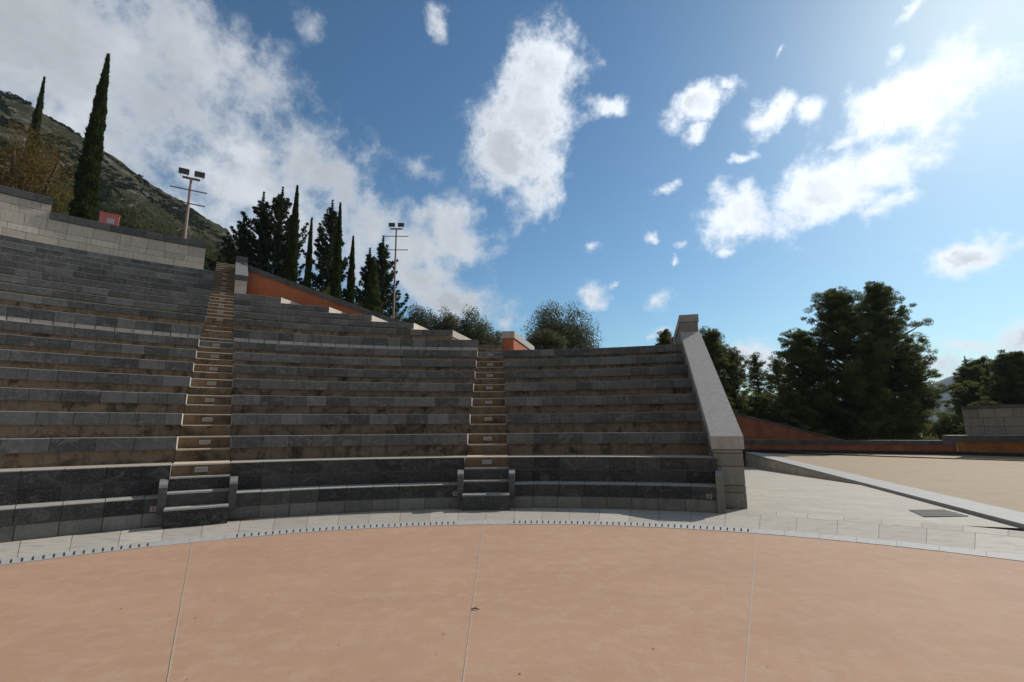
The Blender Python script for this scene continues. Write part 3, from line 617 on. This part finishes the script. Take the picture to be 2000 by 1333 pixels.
# faded orange wall beyond, sloping down to the right
def ow(px, py, Y): p = at_y(px, py, Y); return p
pA, pB = ow(1395, 796, 35.6), ow(1655, 861, 33.0)
root = thing('orange_wall', (pA.x, pA.y, -1), label='faded orange wall with thin grey coping sloping down to the right behind the terrace', category='wall')
mb = MB(); mb.prism([(pA.x, pA.y, -2), (pB.x, pB.y, -2), (pB.x, pB.y + .4, -2), (pA.x, pA.y + .4, -2)], [(pA.x, pA.y, pA.z - .12), (pB.x, pB.y, pB.z - .12), (pB.x, pB.y + .4, pB.z - .12), (pA.x, pA.y + .4, pA.z - .12)]); obj('wall', mb, 'faded_render', root)
mb = MB(); n = 14
for k in range(n):
    a, b_ = pA.lerp(pB, k / n), pA.lerp(pB, (k + .99) / n)
    mb.prism([(a.x, a.y - .05, a.z - .13), (b_.x, b_.y - .05, b_.z - .13), (b_.x, b_.y + .45, b_.z - .13), (a.x, a.y + .45, a.z - .13)], [(a.x, a.y - .05, a.z), (b_.x, b_.y - .05, b_.z), (b_.x, b_.y + .45, b_.z), (a.x, a.y + .45, a.z)], tone_())
obj('coping', mb, 'dark_coping', root)

# ------------------------------------------------------------------ floodlight poles, box, post, masts, litter
def pole(Y, base, top, arms, lamps, bar, yaw, gz, label):
    pb, pt = at_y(*base, Y), at_y(*top, Y); x, y = pb.x, Y; root = thing('floodlight_pole', (x, y, gz), label=label, category='floodlight', group='floodlight poles above the seats')
    mb = MB(); mb.tube([(x, y, gz), (x, y, gz + (pt.z - gz) * .5), (x, y, pt.z)], [.092, .08, .07], 12); mb.box(x - .2, x + .2, y - .2, y + .2, gz - .3, gz + .03); obj('pole', mb, 'pole_paint', root, False)
    dx = Vector((math.cos(yaw), math.sin(yaw), 0)); dy = Vector((-dx.y, dx.x, 0))
    def bar_(c, half, w_, h): 
        mb = MB(); q = [c - dx * half - dy * w_, c + dx * half - dy * w_, c + dx * half + dy * w_, c - dx * half + dy * w_]; mb.prism([(v.x, v.y, v.z - h) for v in q], [(v.x, v.y, v.z + h) for v in q]); return mb
    c = Vector((x, y, pt.z + .02)); obj('lamp_bar', bar_(c, bar, .06, .05), 'arm_steel', root)
    for az_, half in arms: obj('cross_arm', bar_(Vector((x, y - .12, az_)), half, .025, .028), 'arm_steel', root)
    for sgn in (-1, 1):
        c = Vector((x, y, pt.z + .38)) + dx * lamps * sgn; ta = R_(-12)
        fwd = (-dy * math.cos(ta) + Vector((0, 0, math.sin(ta)))); up = dx.cross(-fwd) if dx.cross(-fwd).z > 0 else fwd.cross(dx) ; up = up if up.z > 0 else -up
        def hexa(mb, c, hx, hz, d0, d1, tap=1.0, mi=0):
            f = [c + fwd * d0 + dx * a * hx + up * b_ * hz for a, b_ in ((-1, -1), (1, -1), (1, 1), (-1, 1))]; g_ = [c + fwd * d1 + dx * a * hx * tap + up * b_ * hz * tap for a, b_ in ((-1, -1), (1, -1), (1, 1), (-1, 1))]
            mb.loop([f, g_], .5, mi)
        mb = MB(); hexa(mb, c, .27, .165, .0, .10); hexa(mb, c, .27, .165, -.001, -.16, .55); lo = obj('floodlight', mb, 'lamp_steel', root)
        mb = MB(); hexa(mb, c, .235, .13, .101, .106); obj('glass', mb, 'lamp_glass', lo)
        mb = MB()
        for q in (-.2, .2): b0 = Vector((x, y, pt.z + .06)) + dx * (lamps * sgn + q * .6); b1 = c + dx * q - up * .17; mb.tube([b0, b1], [.014, .014], 6)
        obj('bracket', mb, 'arm_steel', root)
def za(px, py, Y): return at_y(px, py, Y).z
pole(27.5, (360.2, 466.3), (371.4, 350), ((za(368, 373, 27.5), .93), (za(365.5, 399, 27.5), .91)), .40, .45, R_(32), 11.0, 'floodlight pole with twin lamps above the left parapet wall beside the hillside')
pole(40, (768.1, 622.5), (772.6, 448), ((za(772, 463, 40), 1.06), (za(771, 489.5, 40), 1.06)), .39, .50, R_(2), 6.0, 'floodlight pole with twin lamps between the dark conifers and grey-green olive trees')
p0 = at_y(212, 436, 25.9); ya = R_(38)
root = thing('electrical_box', (p0.x, p0.y, 11.3), label='red metal cabinet with white notice standing behind the high parapet wall', category='cabinet')
dx = Vector((math.cos(ya), math.sin(ya))); dy = Vector((-dx.y, dx.x)); c = Vector((p0.x, p0.y))
def rect(c, dx, dy, a0, a1, b0, b1): return [tuple(c + dx * a + dy * b_) for a, b_ in ((a0, b0), (a1, b0), (a1, b1), (a0, b1))]
mb = MB(); mb.ext(rect(c, dx, dy, -.43, .43, 0, .35), 11.2, 13.66); mb.ext(rect(c, dx, dy, -.46, .46, -.03, .4), 13.66, 13.69); obj('cabinet', mb, 'red_box', root)
mb = MB(); mb.ext(rect(c, dx, dy, -.08, .24, -.012, -.001), 13.10, 13.38); nt_ = obj('notice', mb, 'label_white', root)
mb = MB(); mb.ext(rect(c, dx, dy, .34, .37, -.04, -.001), 12.85, 13.0); obj('handle', mb, 'ink', root)
pp = at_y(1311, 672, 20.2); mb = MB(); tz = at_y(1310, 654, 20.2).z; mb.tube([(pp.x, pp.y, 3.4), (pp.x, pp.y, tz)], [.03, .03], 8); mb.tube([(pp.x, pp.y, tz - .02), (pp.x, pp.y, tz + .02)], [.045, .04], 8)
obj('metal_post', mb, 'pole_paint', None, label='thin brown metal post left of the square pillar top', category='post')
# leaf litter and twig
mb = MB()
for (px, py, n, sx, sy) in ((465, 1016.5, 260, .17, .05), (905, 995, 60, .16, .03), (300, 1030, 60, .14, .04)):
    c = at_z(px, py, 0)
    for _ in range(n):
        x, y = c.x + random.gauss(0, sx), c.y + random.gauss(0, sy); z = .004 + random.random() * .02; s = random.uniform(.008, .02); a = random.random() * 6.3
        mb.poly([(x + s * math.cos(a + q * 1.57) * (1 if q % 2 else .5), y + s * math.sin(a + q * 1.57), z + random.uniform(-.004, .008)) for q in range(4)], random.random())
for _ in range(70):
    a_, r_ = random.uniform(-48, 50), random.uniform(2.5, 8.5); cx_, cy_ = PR(r_, a_); s_ = random.uniform(.004, .011); q0 = random.random() * 6.3
    mb.poly([(cx_ + s_ * math.cos(q0 + q * 1.57) * (1 if q % 2 else .45), cy_ + s_ * math.sin(q0 + q * 1.57), .003 + random.uniform(0, .004)) for q in range(4)], random.random())
obj('leaf_litter', mb, 'brown_leaf', None, kind='stuff', label='dry brown leaves against the first stair blocks and scattered over the floor', category='leaves')
c = at_z(928, 1190, .008); mb = MB(); mb.tube([(c.x - .035, c.y - .01, .008), (c.x - .005, c.y + .006, .014), (c.x + .02, c.y - .004, .009), (c.x + .04, c.y + .008, .006)], [.004, .006, .005, .002], 6); mb.tube([(c.x, c.y + .004, .012), (c.x + .015, c.y + .024, .02)], [.003, .0015], 5)
obj('twig', mb, 'twig', None, label='small dark twig lying on the tan floor beside the middle joint', category='twig')

# ------------------------------------------------------------------ hills
RID = [(-30, 168), (60, 197), (165, 272), (240, 327), (330, 387), (420, 442), (470, 484), (540, 545), (700, 640), (900, 720), (1100, 790)]
rt = []
for x, y in RID: d = ray(x, y); rt.append((math.degrees(math.atan2(d.x, d.y)), d.z / math.hypot(d.x, d.y)))
rt = [(-95, rt[0][1] * 1.35), (-70, rt[0][1] * 1.3)] + rt
from mathutils import noise as NZ
mb = MB(); NA, NR = 330, 150
def hillz(az, r):
    t_ = lerp_tab(rt, az)[0]; rd = 250.0; zr = 1.55 + t_ * rd
    z0 = 9.0 if az < -26 else 9 - (az + 26) * .25
    if r < rd: f = (r - 52) / (rd - 52); z = z0 + (zr - z0) * (f ** 1.12 if f > 0 else f)
    else: z = zr - (r - rd) * .25
    x, y = PR(r, az); A_ = min(1, max(0, (r - 60) / 60))
    z += A_ * (NZ.fractal(Vector((x, y, 0)) * .022, 1, 2, 6) * 3.2 + NZ.ridged_multi_fractal(Vector((x, y, 3)) * .05, 1, 2, 5, 1, 2) * 2.4 - 2.2)
    return x, y, z
for i in range(NA + 1):
    az = -95 + (100) * i / NA
    for j in range(NR + 1): mb.v.append(hillz(az, 52 + 248 * (j / NR) ** 1.1))
for i in range(NA):
    for j in range(NR): q = i * (NR + 1) + j; mb.f.append((q, q + 1, q + NR + 2, q + NR + 1)[::-1]); mb.t.append(.5); mb.m.append(0)
obj('hills', mb, 'hillside', None, True, kind='structure')
# far mountain on the right
mb = MB(); FR = 1750; prof = [(1600, 800), (1700, 772), (1765, 754), (1785, 757), (1800, 757), (1825, 741), (1850, 731), (1872, 723), (1900, 722), (1940, 711), (1965, 712), (2000, 722), (2100, 745), (2300, 800)]
pf = []
for x, y in prof: d = ray(x, y); pf.append((math.degrees(math.atan2(d.x, d.y)), d.z / math.hypot(d.x, d.y)))
NA2, NR2 = 160, 24
for i in range(NA2 + 1):
    az = 24 + 46 * i / NA2
    for j in range(NR2 + 1):
        r = FR + 900 * j / NR2; f = j / NR2; tz = lerp_tab(pf, az)[0] * (FR + 450) if az > pf[0][0] else 100
        z = max(0, tz) * (1 - abs(f - .5) * 2) ** .9 - 12; x, y = PR(r, az); z += NZ.fractal(Vector((x, y, 0)) * .007, 1, 2, 6) * 7 * (1 - abs(f - .5) * 2) * (1 if f != .5 else .5); mb.v.append((x, y, z))
for i in range(NA2):
    for j in range(NR2): q = i * (NR2 + 1) + j; mb.f.append((q, q + 1, q + NR2 + 2, q + NR2 + 1)[::-1]); mb.t.append(.5); mb.m.append(0)
obj('mountain', mb, 'far_mountain', None, True, kind='structure')

# ------------------------------------------------------------------ vegetation
def leaf_mesh(name, C, sx, sy, dirs, tone, m_, parent):
    """diamond leaves at C; dirs = long axis unit vectors; random roll"""
    N = len(C); off = np.array(wloc(parent)); rnd = rng.normal(size=(N, 3)); b = np.cross(dirs, rnd); b /= np.linalg.norm(b, axis=1)[:, None] + 1e-9
    sx = np.broadcast_to(sx, N)[:, None] * rng.uniform(.7, 1.3, (N, 1)); sy = np.broadcast_to(sy, N)[:, None] * rng.uniform(.7, 1.3, (N, 1))
    V = np.stack([C - dirs * sy, C + b * sx, C + dirs * sy, C - b * sx], 1).reshape(-1, 3) - off
    me = bpy.data.meshes.new(name); me.vertices.add(4 * N); me.vertices.foreach_set('co', V.ravel().astype(np.float32))
    me.loops.add(4 * N); me.loops.foreach_set('vertex_index', np.arange(4 * N, dtype=np.int32)); me.polygons.add(N)
    me.polygons.foreach_set('loop_start', np.arange(0, 4 * N, 4, dtype=np.int32)); me.polygons.foreach_set('loop_total', np.full(N, 4, dtype=np.int32))
    me.materials.append(M[m_]); me.update(calc_edges=True); a = me.attributes.new('tone', 'FLOAT', 'FACE'); a.data.foreach_set('value', np.clip(tone, 0, 1).astype(np.float32))
    o = bpy.data.objects.new(name, me); S.collection.objects.link(o); o.parent = parent; return o
def unit(v): return v / (np.linalg.norm(v, axis=1)[:, None] + 1e-9)
def cypress(base, h, r, n, label, m_='cypress_leaf', ragged=.30, cat='cypress tree', group='cypress trees behind the seats', lean=0):
    root = thing('cypress_tree', base, label=label, category=cat, group=group); B = np.array(base)
    mb = MB(); mb.tube([base, (base[0], base[1], base[2] + h * .5), (base[0] + lean, base[1], base[2] + h * .96)], [r * .22 + .05, r * .13 + .02, .01], 7); obj('trunk', mb, 'bark', root)
    t = rng.beta(1.05, 1.12, n) * .985 + .015; ph = rng.uniform(0, 2 * np.pi, n)
    env = np.where(t < .14, (t / .14) ** .5 * .95, 1 - .0 * t) * np.clip(1 - ((t - .10) / .9).clip(0) ** 1.9, .02, 1) ** .85
    lump = 1 + ragged * (np.sin(ph * 3 + t * 34) * .4 + np.sin(ph * 5 - t * 61 + 1) * .35 + np.sin(t * 95 + ph) * .3)
    rho = r * env * lump * (rng.uniform(.35, 1, n) ** .45)
    C = np.stack([B[0] + rho * np.cos(ph) + lean * t ** 2, B[1] + rho * np.sin(ph), B[2] + h * t], 1)
    d = unit(np.stack([np.cos(ph) * .35, np.sin(ph) * .35, np.ones(n) * 1.1], 1) + rng.normal(size=(n, 3)) * .28)
    tone = rng.beta(2, 2.6, n) * .8 + .18 * (np.sin(ph * 4 + t * 28) > .2)
    s = .028 + .03 * r; leaf_mesh('crown', C, s, s * 3.4, d, tone, m_, root); return root
def clumps(centers, rad, per, squash=.7):
    k = len(centers); c = np.repeat(centers, per, 0); r = np.repeat(rad, per)[:, None]
    v = unit(rng.normal(size=(k * per, 3))) * rng.uniform(.15, 1, (k * per, 1)) ** .5; v[:, 2] *= squash
    return c + v * r, v
def limbtree(name, base, h, w_, label, m_, style, nb, per, leaf, cat, group, trunk_h=.25, trunk_r=None, seed=0, bias=0.0):
    rs_ = np.random.default_rng(seed + 5); root = thing(name, base, label=label, category=cat, group=group); B = np.array(base, float); tr = trunk_r or h * .022 + .03
    tm = MB(); cs = []; cr = []
    if style in ('conifer', 'pine'):
        tm.tube([base, (base[0] + h * .01, base[1], base[2] + h * .45), (base[0], base[1], base[2] + h * .97)], [tr, tr * .7, .02], 8)
        for i in range(nb):
            t = trunk_h * .4 + (1 - trunk_h * .4 - .02) * ((i + rs_.random()) / nb) ** .9; a = i * 2.399 + rs_.normal() * .35
            if style == 'conifer': L = w_ * 1.02 * (1 - t ** 1.35) ** .85 * rs_.uniform(.5, 1.15) + .25; el = R_(rs_.uniform(5, 38)) * (.8 + .5 * t)
            else: L = w_ * .5 * min(1, (.45 + t * 2.2)) * (1 - max(0, t - .3) / .7) ** .62 * rs_.uniform(.55, 1.15) + .25; el = R_(rs_.uniform(-4, 34))
            L *= 1 + bias * math.cos(a)
            dh = np.array([math.cos(a), math.sin(a), 0]); p0 = B + np.array([0, 0, h * t * (.93 if style == 'conifer' else .97)]) - np.array([0, 0, L * math.sin(el) * .55])
            p0[2] = max(p0[2], B[2] + h * trunk_h * .25)
            n_ = max(2, int(L / (.26 if style == 'conifer' else .42))); pts = []
            for j in range(n_ + 1):
                f = j / n_; e2 = el + (R_(22) * f if style == 'conifer' else R_(14) * f); pts.append(p0 + (dh * math.cos(e2) + np.array([0, 0, math.sin(e2)])) * L * f)
            tm.tube([tuple(q) for q in pts], [max(.012, tr * .38 * (1 - j / n_) + .01) for j in range(n_ + 1)], 4)
            for j, q in enumerate(pts):
                f = j / n_
                if f < .25 and L > .8: continue
                rr = (.13 + .24 * (1 - f)) * (h / 9) ** .5 if style == 'conifer' else (.30 + .22 * (1 - f)) * (h / 9) ** .4
                for _ in range(1 if style == 'conifer' else 2): cs.append(q + rs_.normal(size=3) * rr * (.25 if style == 'conifer' else .6)); cr.append(rr * rs_.uniform(.65, 1.15))
        # leader
        for j in range(9): cs.append(B + np.array([0, 0, h * (.86 + .0155 * j)])); cr.append(.24 - .024 * j)
    else:
        ns = 5; tips = []
        for s_ in range(ns):
            a = s_ * 6.283 / ns + rs_.random(); q = [B + np.array([math.cos(a), math.sin(a), 0]) * tr * .8, B + np.array([math.cos(a) * w_ * .13, math.sin(a) * w_ * .13, h * .38]), B + np.array([math.cos(a) * w_ * .27, math.sin(a) * w_ * .27, h * .70])]
            tm.tube([tuple(v) for v in q], [tr, tr * .6, tr * .25], 6)
        for i in range(nb):
            v = rs_.normal(size=3); v /= np.linalg.norm(v); v[2] = abs(v[2]) * 1.0 - (.35 if rs_.random() < .35 else 0); rr_q = rs_.uniform(.35, 1) ** .5
            c = B + np.array([v[0] * w_ * .46 * rr_q, v[1] * w_ * .46 * rr_q, h * (.42 + .50 * v[2] * rr_q * rs_.uniform(.85, 1.08))]); c[2] = max(c[2], B[2] + .12 * h); cs.append(c); cr.append(rs_.uniform(.07, .13) * (w_ + h) * .62)
            if i % 3 == 0: s0 = B + np.array([0, 0, h * .3]); tm.tube([tuple(s0), tuple((s0 + c) / 2 + np.array([0, 0, h * .04])), tuple(c)], [tr * .35, tr * .2, .008], 4)
    obj('trunk', tm, 'bark', root)
    cs = np.array(cs); cr = np.array(cr); C, v = clumps(cs, cr, per, .8 if style != 'pine' else .62); N = len(C)
    up = np.array([0, 0, 1.0]); d = unit(v * (1.0) + up * (.5 if style != 'olive' else .2) + rng.normal(size=(N, 3)) * .55)
    ct_ = np.repeat(rs_.random(len(cs)), per); tone = .10 + .40 * ct_ + .35 * rng.random(N) + .15 * v[:, 2]
    leaf_mesh('crown', C, leaf[0], leaf[1], d, tone, m_, root); return root
def tree_at(kind, px, y_top, wpx, Y, gz, label, **k):
    p = at_y(px, y_top, Y); base = (p.x, Y, gz); h = p.z - gz; scale = (Y - CAM.y) / ray(px, y_top).y / CF * 1.0; w_ = wpx * scale
    if kind == 'cypress': return cypress(base, h, w_ / 2 * .74, k.pop('n', 7000), label, **k)
    return limbtree(k.pop('name'), base, h, w_, label, **k)
# cypresses
tree_at('cypress', 209, 108, 48, 31, 11.3, 'tallest narrow cypress, standing behind the parapet wall left of the red cabinet', n=16000, lean=.1)
tree_at('cypress', 87, 152, 38, 44, 12.0, 'narrow cypress rising out of the brown tree against the hillside', n=8000, ragged=.35)
tree_at('cypress', 581, 364, 31, 36, 8.0, 'tall narrow cypress in front of the widest dark conifer', n=11000)
tree_at('cypress', 609, 427, 20, 34, 7.4, 'thinnest cypress, between the two large dark conifers', n=7000)
tree_at('cypress', 665, 398, 28, 35, 7.0, 'narrow cypress in front of the middle dark conifer', n=10000)
tree_at('cypress', 690, 463, 24, 36, 7.0, 'short narrow cypress just right of the middle dark conifer', n=8000)
tree_at('cypress', 731, 512, 56, 39, 6.2, 'broad soft green cypress left of the second floodlight pole', n=11000, ragged=.3, m_='green_leaf')
tree_at('cypress', 1884, 697, 14, 62, 0, 'small dark cypress poking above the pines near the right edge', n=3500, m_='dark_leaf', group=None)
# dark conifers
CO = dict(name='conifer_tree', m_='dark_leaf', style='conifer', cat='conifer tree', group='dark conifers behind the orange wall')
tree_at('x', 553, 362, 150, 42, 7.6, 'widest dark conifer with several tops behind the orange wall', nb=92, per=40, leaf=(.045, .12), seed=1, **CO)
tree_at('x', 516, 372, 110, 43, 7.6, 'dark conifer leaning out at the left of the conifer group', nb=70, per=40, leaf=(.045, .12), seed=2, bias=-.3, **CO)
tree_at('x', 478, 415, 105, 44, 7.6, 'lowest dark conifer at the far left of the conifer group', nb=60, per=40, leaf=(.045, .12), seed=12, bias=-.3, **CO)
tree_at('x', 650, 388, 92, 43, 7.0, 'dark spiky conifer in the middle of the conifer group', nb=84, per=40, leaf=(.045, .12), seed=3, **CO)
tree_at('x', 749, 458, 100, 46, 6.0, 'dark conifer behind the second floodlight pole', nb=86, per=40, leaf=(.045, .12), seed=4, **CO)
tree_at('x', 723, 482, 60, 47, 6.0, 'slim dark conifer joined to the left of the pole-side conifer', nb=60, per=40, leaf=(.045, .12), seed=5, **CO)
OL = dict(style='olive')
tree_at('x', 70, 215, 200, 33, 11.3, 'brown-leaved deciduous tree above the high left parapet wall', name='autumn_tree', m_='autumn_leaf', nb=190, per=85, leaf=(.05, .065), cat='deciduous tree', group=None, seed=6, **OL)
tree_at('x', -60, 300, 150, 31, 11.3, 'brown-green bushy tree at the left picture edge', name='autumn_tree', m_='yellow_leaf', nb=90, per=70, leaf=(.045, .06), cat='deciduous tree', group=None, seed=16, **OL)
tree_at('x', 120, 345, 110, 31.5, 11.3, 'low green-brown shrub left of the tallest cypress', name='shrub', m_='yellow_leaf', nb=80, per=70, leaf=(.04, .055), cat='shrub', group=None, seed=17, **OL)
OT = dict(name='olive_tree', m_='olive_leaf', cat='olive tree', leaf=(.032, .085), **OL)
for px, yt, wp_, Y, gz, lab, nb, sd_ in ((262, 372, 110, 36, 11.2, 'grey-green olive tree right behind the red cabinet', 90, 21), (318, 402, 110, 40, 11.2, 'olive tree left of the first floodlight pole', 80, 22), (390, 432, 90, 46, 10.4, 'low olive tree right of the first floodlight pole', 70, 23),
    (822, 583, 74, 43, 4.6, 'olive tree next right of the second floodlight pole', 90, 24), (868, 584, 66, 42, 4.6, 'pointed olive tree, second right of the second floodlight pole', 80, 25), (925, 597, 90, 41, 4.4, 'darker broad olive tree over the right end of the stepped tiers', 100, 26), (970, 630, 60, 43, 4.4, 'small olive tree just left of the orange pier', 50, 27),
    (1092, 580, 150, 40, 4.0, 'largest olive tree with an open crown right of the orange pier', 120, 28), (1064, 636, 100, 33, 3.9, 'dense low olive in front of the largest olive tree', 90, 29)):
    tree_at('x', px, yt, wp_, Y, gz, lab, nb=int(nb * 2.3), per=100, group='olive trees behind the seats', seed=sd_, **OT)
for px, yt, wp_, Y, gz, lab, mm, nb, sd_ in ((440, 476, 60, 40, 9.6, 'green bush over the top of the long stairway', 'green_leaf', 60, 31), (405, 470, 60, 44, 10, 'green bush behind the right end of the high parapet wall', 'green_leaf', 50, 32), (788, 588, 62, 42, 5, 'yellow-green shrub at the foot of the second floodlight pole', 'yellow_leaf', 70, 33),
    (640, 545, 70, 38, 6.5, 'yellow-green shrub between the cypress trunks above the orange wall', 'yellow_leaf', 60, 34), (700, 575, 90, 41, 5.8, 'dark green shrub below the short narrow cypress', 'green_leaf', 60, 35), (480, 500, 110, 40, 8, 'dark green shrub at the foot of the leftmost conifer', 'dark_leaf', 70, 36), (540, 500, 110, 39, 7.6, 'dark green shrub under the widest conifer', 'dark_leaf', 70, 37),
    (350, 445, 120, 38, 10.9, 'green shrub behind the floodlight pole above the high parapet wall', 'green_leaf', 70, 38)):
    tree_at('x', px, yt, wp_, Y, gz, lab, name='shrub', m_=mm, nb=nb, per=70, leaf=(.04, .06), cat='shrub', group='shrubs behind the seats', seed=sd_, **OL)
PN = dict(name='pine_tree', m_='pine_leaf', style='pine', cat='pine tree', group='pines behind the terrace')
for px, yt, wp_, Y, gz, lab, nb, per, sd_, bi in (
    (1630, 560, 230, 40, -1.5, 'large broad pine with a rounded crown left of the tallest pine', 130, 60, 41, 0), (1706, 546, 162, 41, -1.5, 'tallest pine with a ragged pointed top and long right branch', 135, 60, 42, .25), (1560, 640, 150, 42, -1.5, 'pine filling the left shoulder of the large pines', 85, 55, 43, -.2),
    (1385, 640, 110, 41, -1.0, 'pine directly behind the sloping parapet wall', 95, 55, 44, 0), (1425, 680, 80, 42, -1.2, 'lower pine right of the sloping parapet wall', 70, 50, 45, 0), (1300, 642, 40, 41, 2.5, 'small pine top left of the square pillar', 45, 45, 46, 0),
    (1474, 692, 60, 46, -1.5, 'thin young pine with sparse branches against the white cloud', 42, 40, 47, 0), (1515, 700, 70, 47, -1.5, 'sparse pine between the thin pine and the large pines', 45, 40, 48, 0),
    (1893, 716, 78, 50, -1.5, 'rounded pine left of the small cypress near the right edge', 150, 62, 49, 0), (1905, 702, 110, 52, -1.5, 'rounded pine right of the small cypress near the right edge', 160, 62, 50, 0), (1975, 686, 150, 44, -1.5, 'pine at the right picture edge above the block wall', 150, 62, 51, 0), (2100, 690, 170, 44, -1.5, 'pine just past the right picture edge', 60, 50, 52, 0),
    (1480, 775, 110, 42, -1.5, 'low pine behind the faded orange wall', 60, 50, 54, 0), (1545, 770, 110, 39, -1.5, 'low bright green pine in front of the large broad pine', 60, 50, 55, 0), (1925, 785, 90, 41, -1.5, 'low dark pine above the left end of the block wall', 65, 50, 56, 0)):
    tree_at('x', px, yt, wp_, Y, gz, lab, nb=nb, per=int(per * 1.9), leaf=(.020, .105), seed=sd_, bias=bi, trunk_h={42: .2, 49: .08, 50: .08, 51: .08}.get(sd_, .3), **PN)
for px, yt, wp_, Y, lab, sd_ in ((1690, 800, 220, 41, 'dark shrub under the tallest pine', 61), (1600, 800, 200, 42, 'dark shrub under the large broad pine', 62), (1440, 770, 140, 44, 'dark shrub behind the faded orange wall', 63), (1765, 850, 80, 43, 'dark shrub between the tallest pine and the right pines', 64), (1930, 790, 200, 45, 'dark shrub behind the pale block wall', 65), (1838, 792, 84, 47, 'green shrub in the gap below the distant blue mountain', 66)):
    tree_at('x', px, yt, wp_, Y, -1.5, lab, name='shrub', m_='pine_leaf', nb=90, per=70, leaf=(.05, .09), cat='shrub', group='shrubs below the pines', seed=sd_, **OL)
# scrub on the hillside
pts = []; tn = []
for _ in range(7500):
    az = rng.uniform(-60, -20); r = 56 + 195 * rng.random() ** .8; x, y, z = hillz(az, r); s = rng.uniform(.4, 1.3)
    if NZ.noise(Vector((x, y, 0)) * .05) < -.12: continue
    k = 34; v = rng.normal(size=(k, 3)); v[:, 2] = abs(v[:, 2]); v = unit(v) * rng.uniform(.5, 1, (k, 1)) * s; v[:, 2] *= .75; pts.append(v + np.array([x, y, z])); tn.append(np.full(k, rng.random() * .6) + rng.random(k) * .4)
C = np.concatenate(pts); o = leaf_mesh('hillside_scrub', C, .24, .30, unit(rng.normal(size=(len(C), 3))), np.concatenate(tn), 'scrub_leaf', None)
tag(o, label='low dark scrub scattered over the rocky hillside', category='scrub', kind='stuff')

# ------------------------------------------------------------------ air
hz = bpy.data.materials.new('haze'); hz.use_nodes = True; t = NT(hz.node_tree); t.n.clear()
pv = t.add('ShaderNodeVolumePrincipled'); pv.inputs['Color'].default_value = (.62, .80, 1.0, 1); pv.inputs['Density'].default_value = 1.7e-4; pv.inputs['Anisotropy'].default_value = .0
o_ = t.add('ShaderNodeOutputMaterial'); t.l.new(pv.outputs[0], o_.inputs['Volume']); M['haze'] = hz
mb = MB(); mb.box(-4100, 4100, -4100, 4100, -30, 330); obj('haze', mb, 'haze', None, kind='stuff', label='thin blue air between the theatre and the far mountain', category='haze')
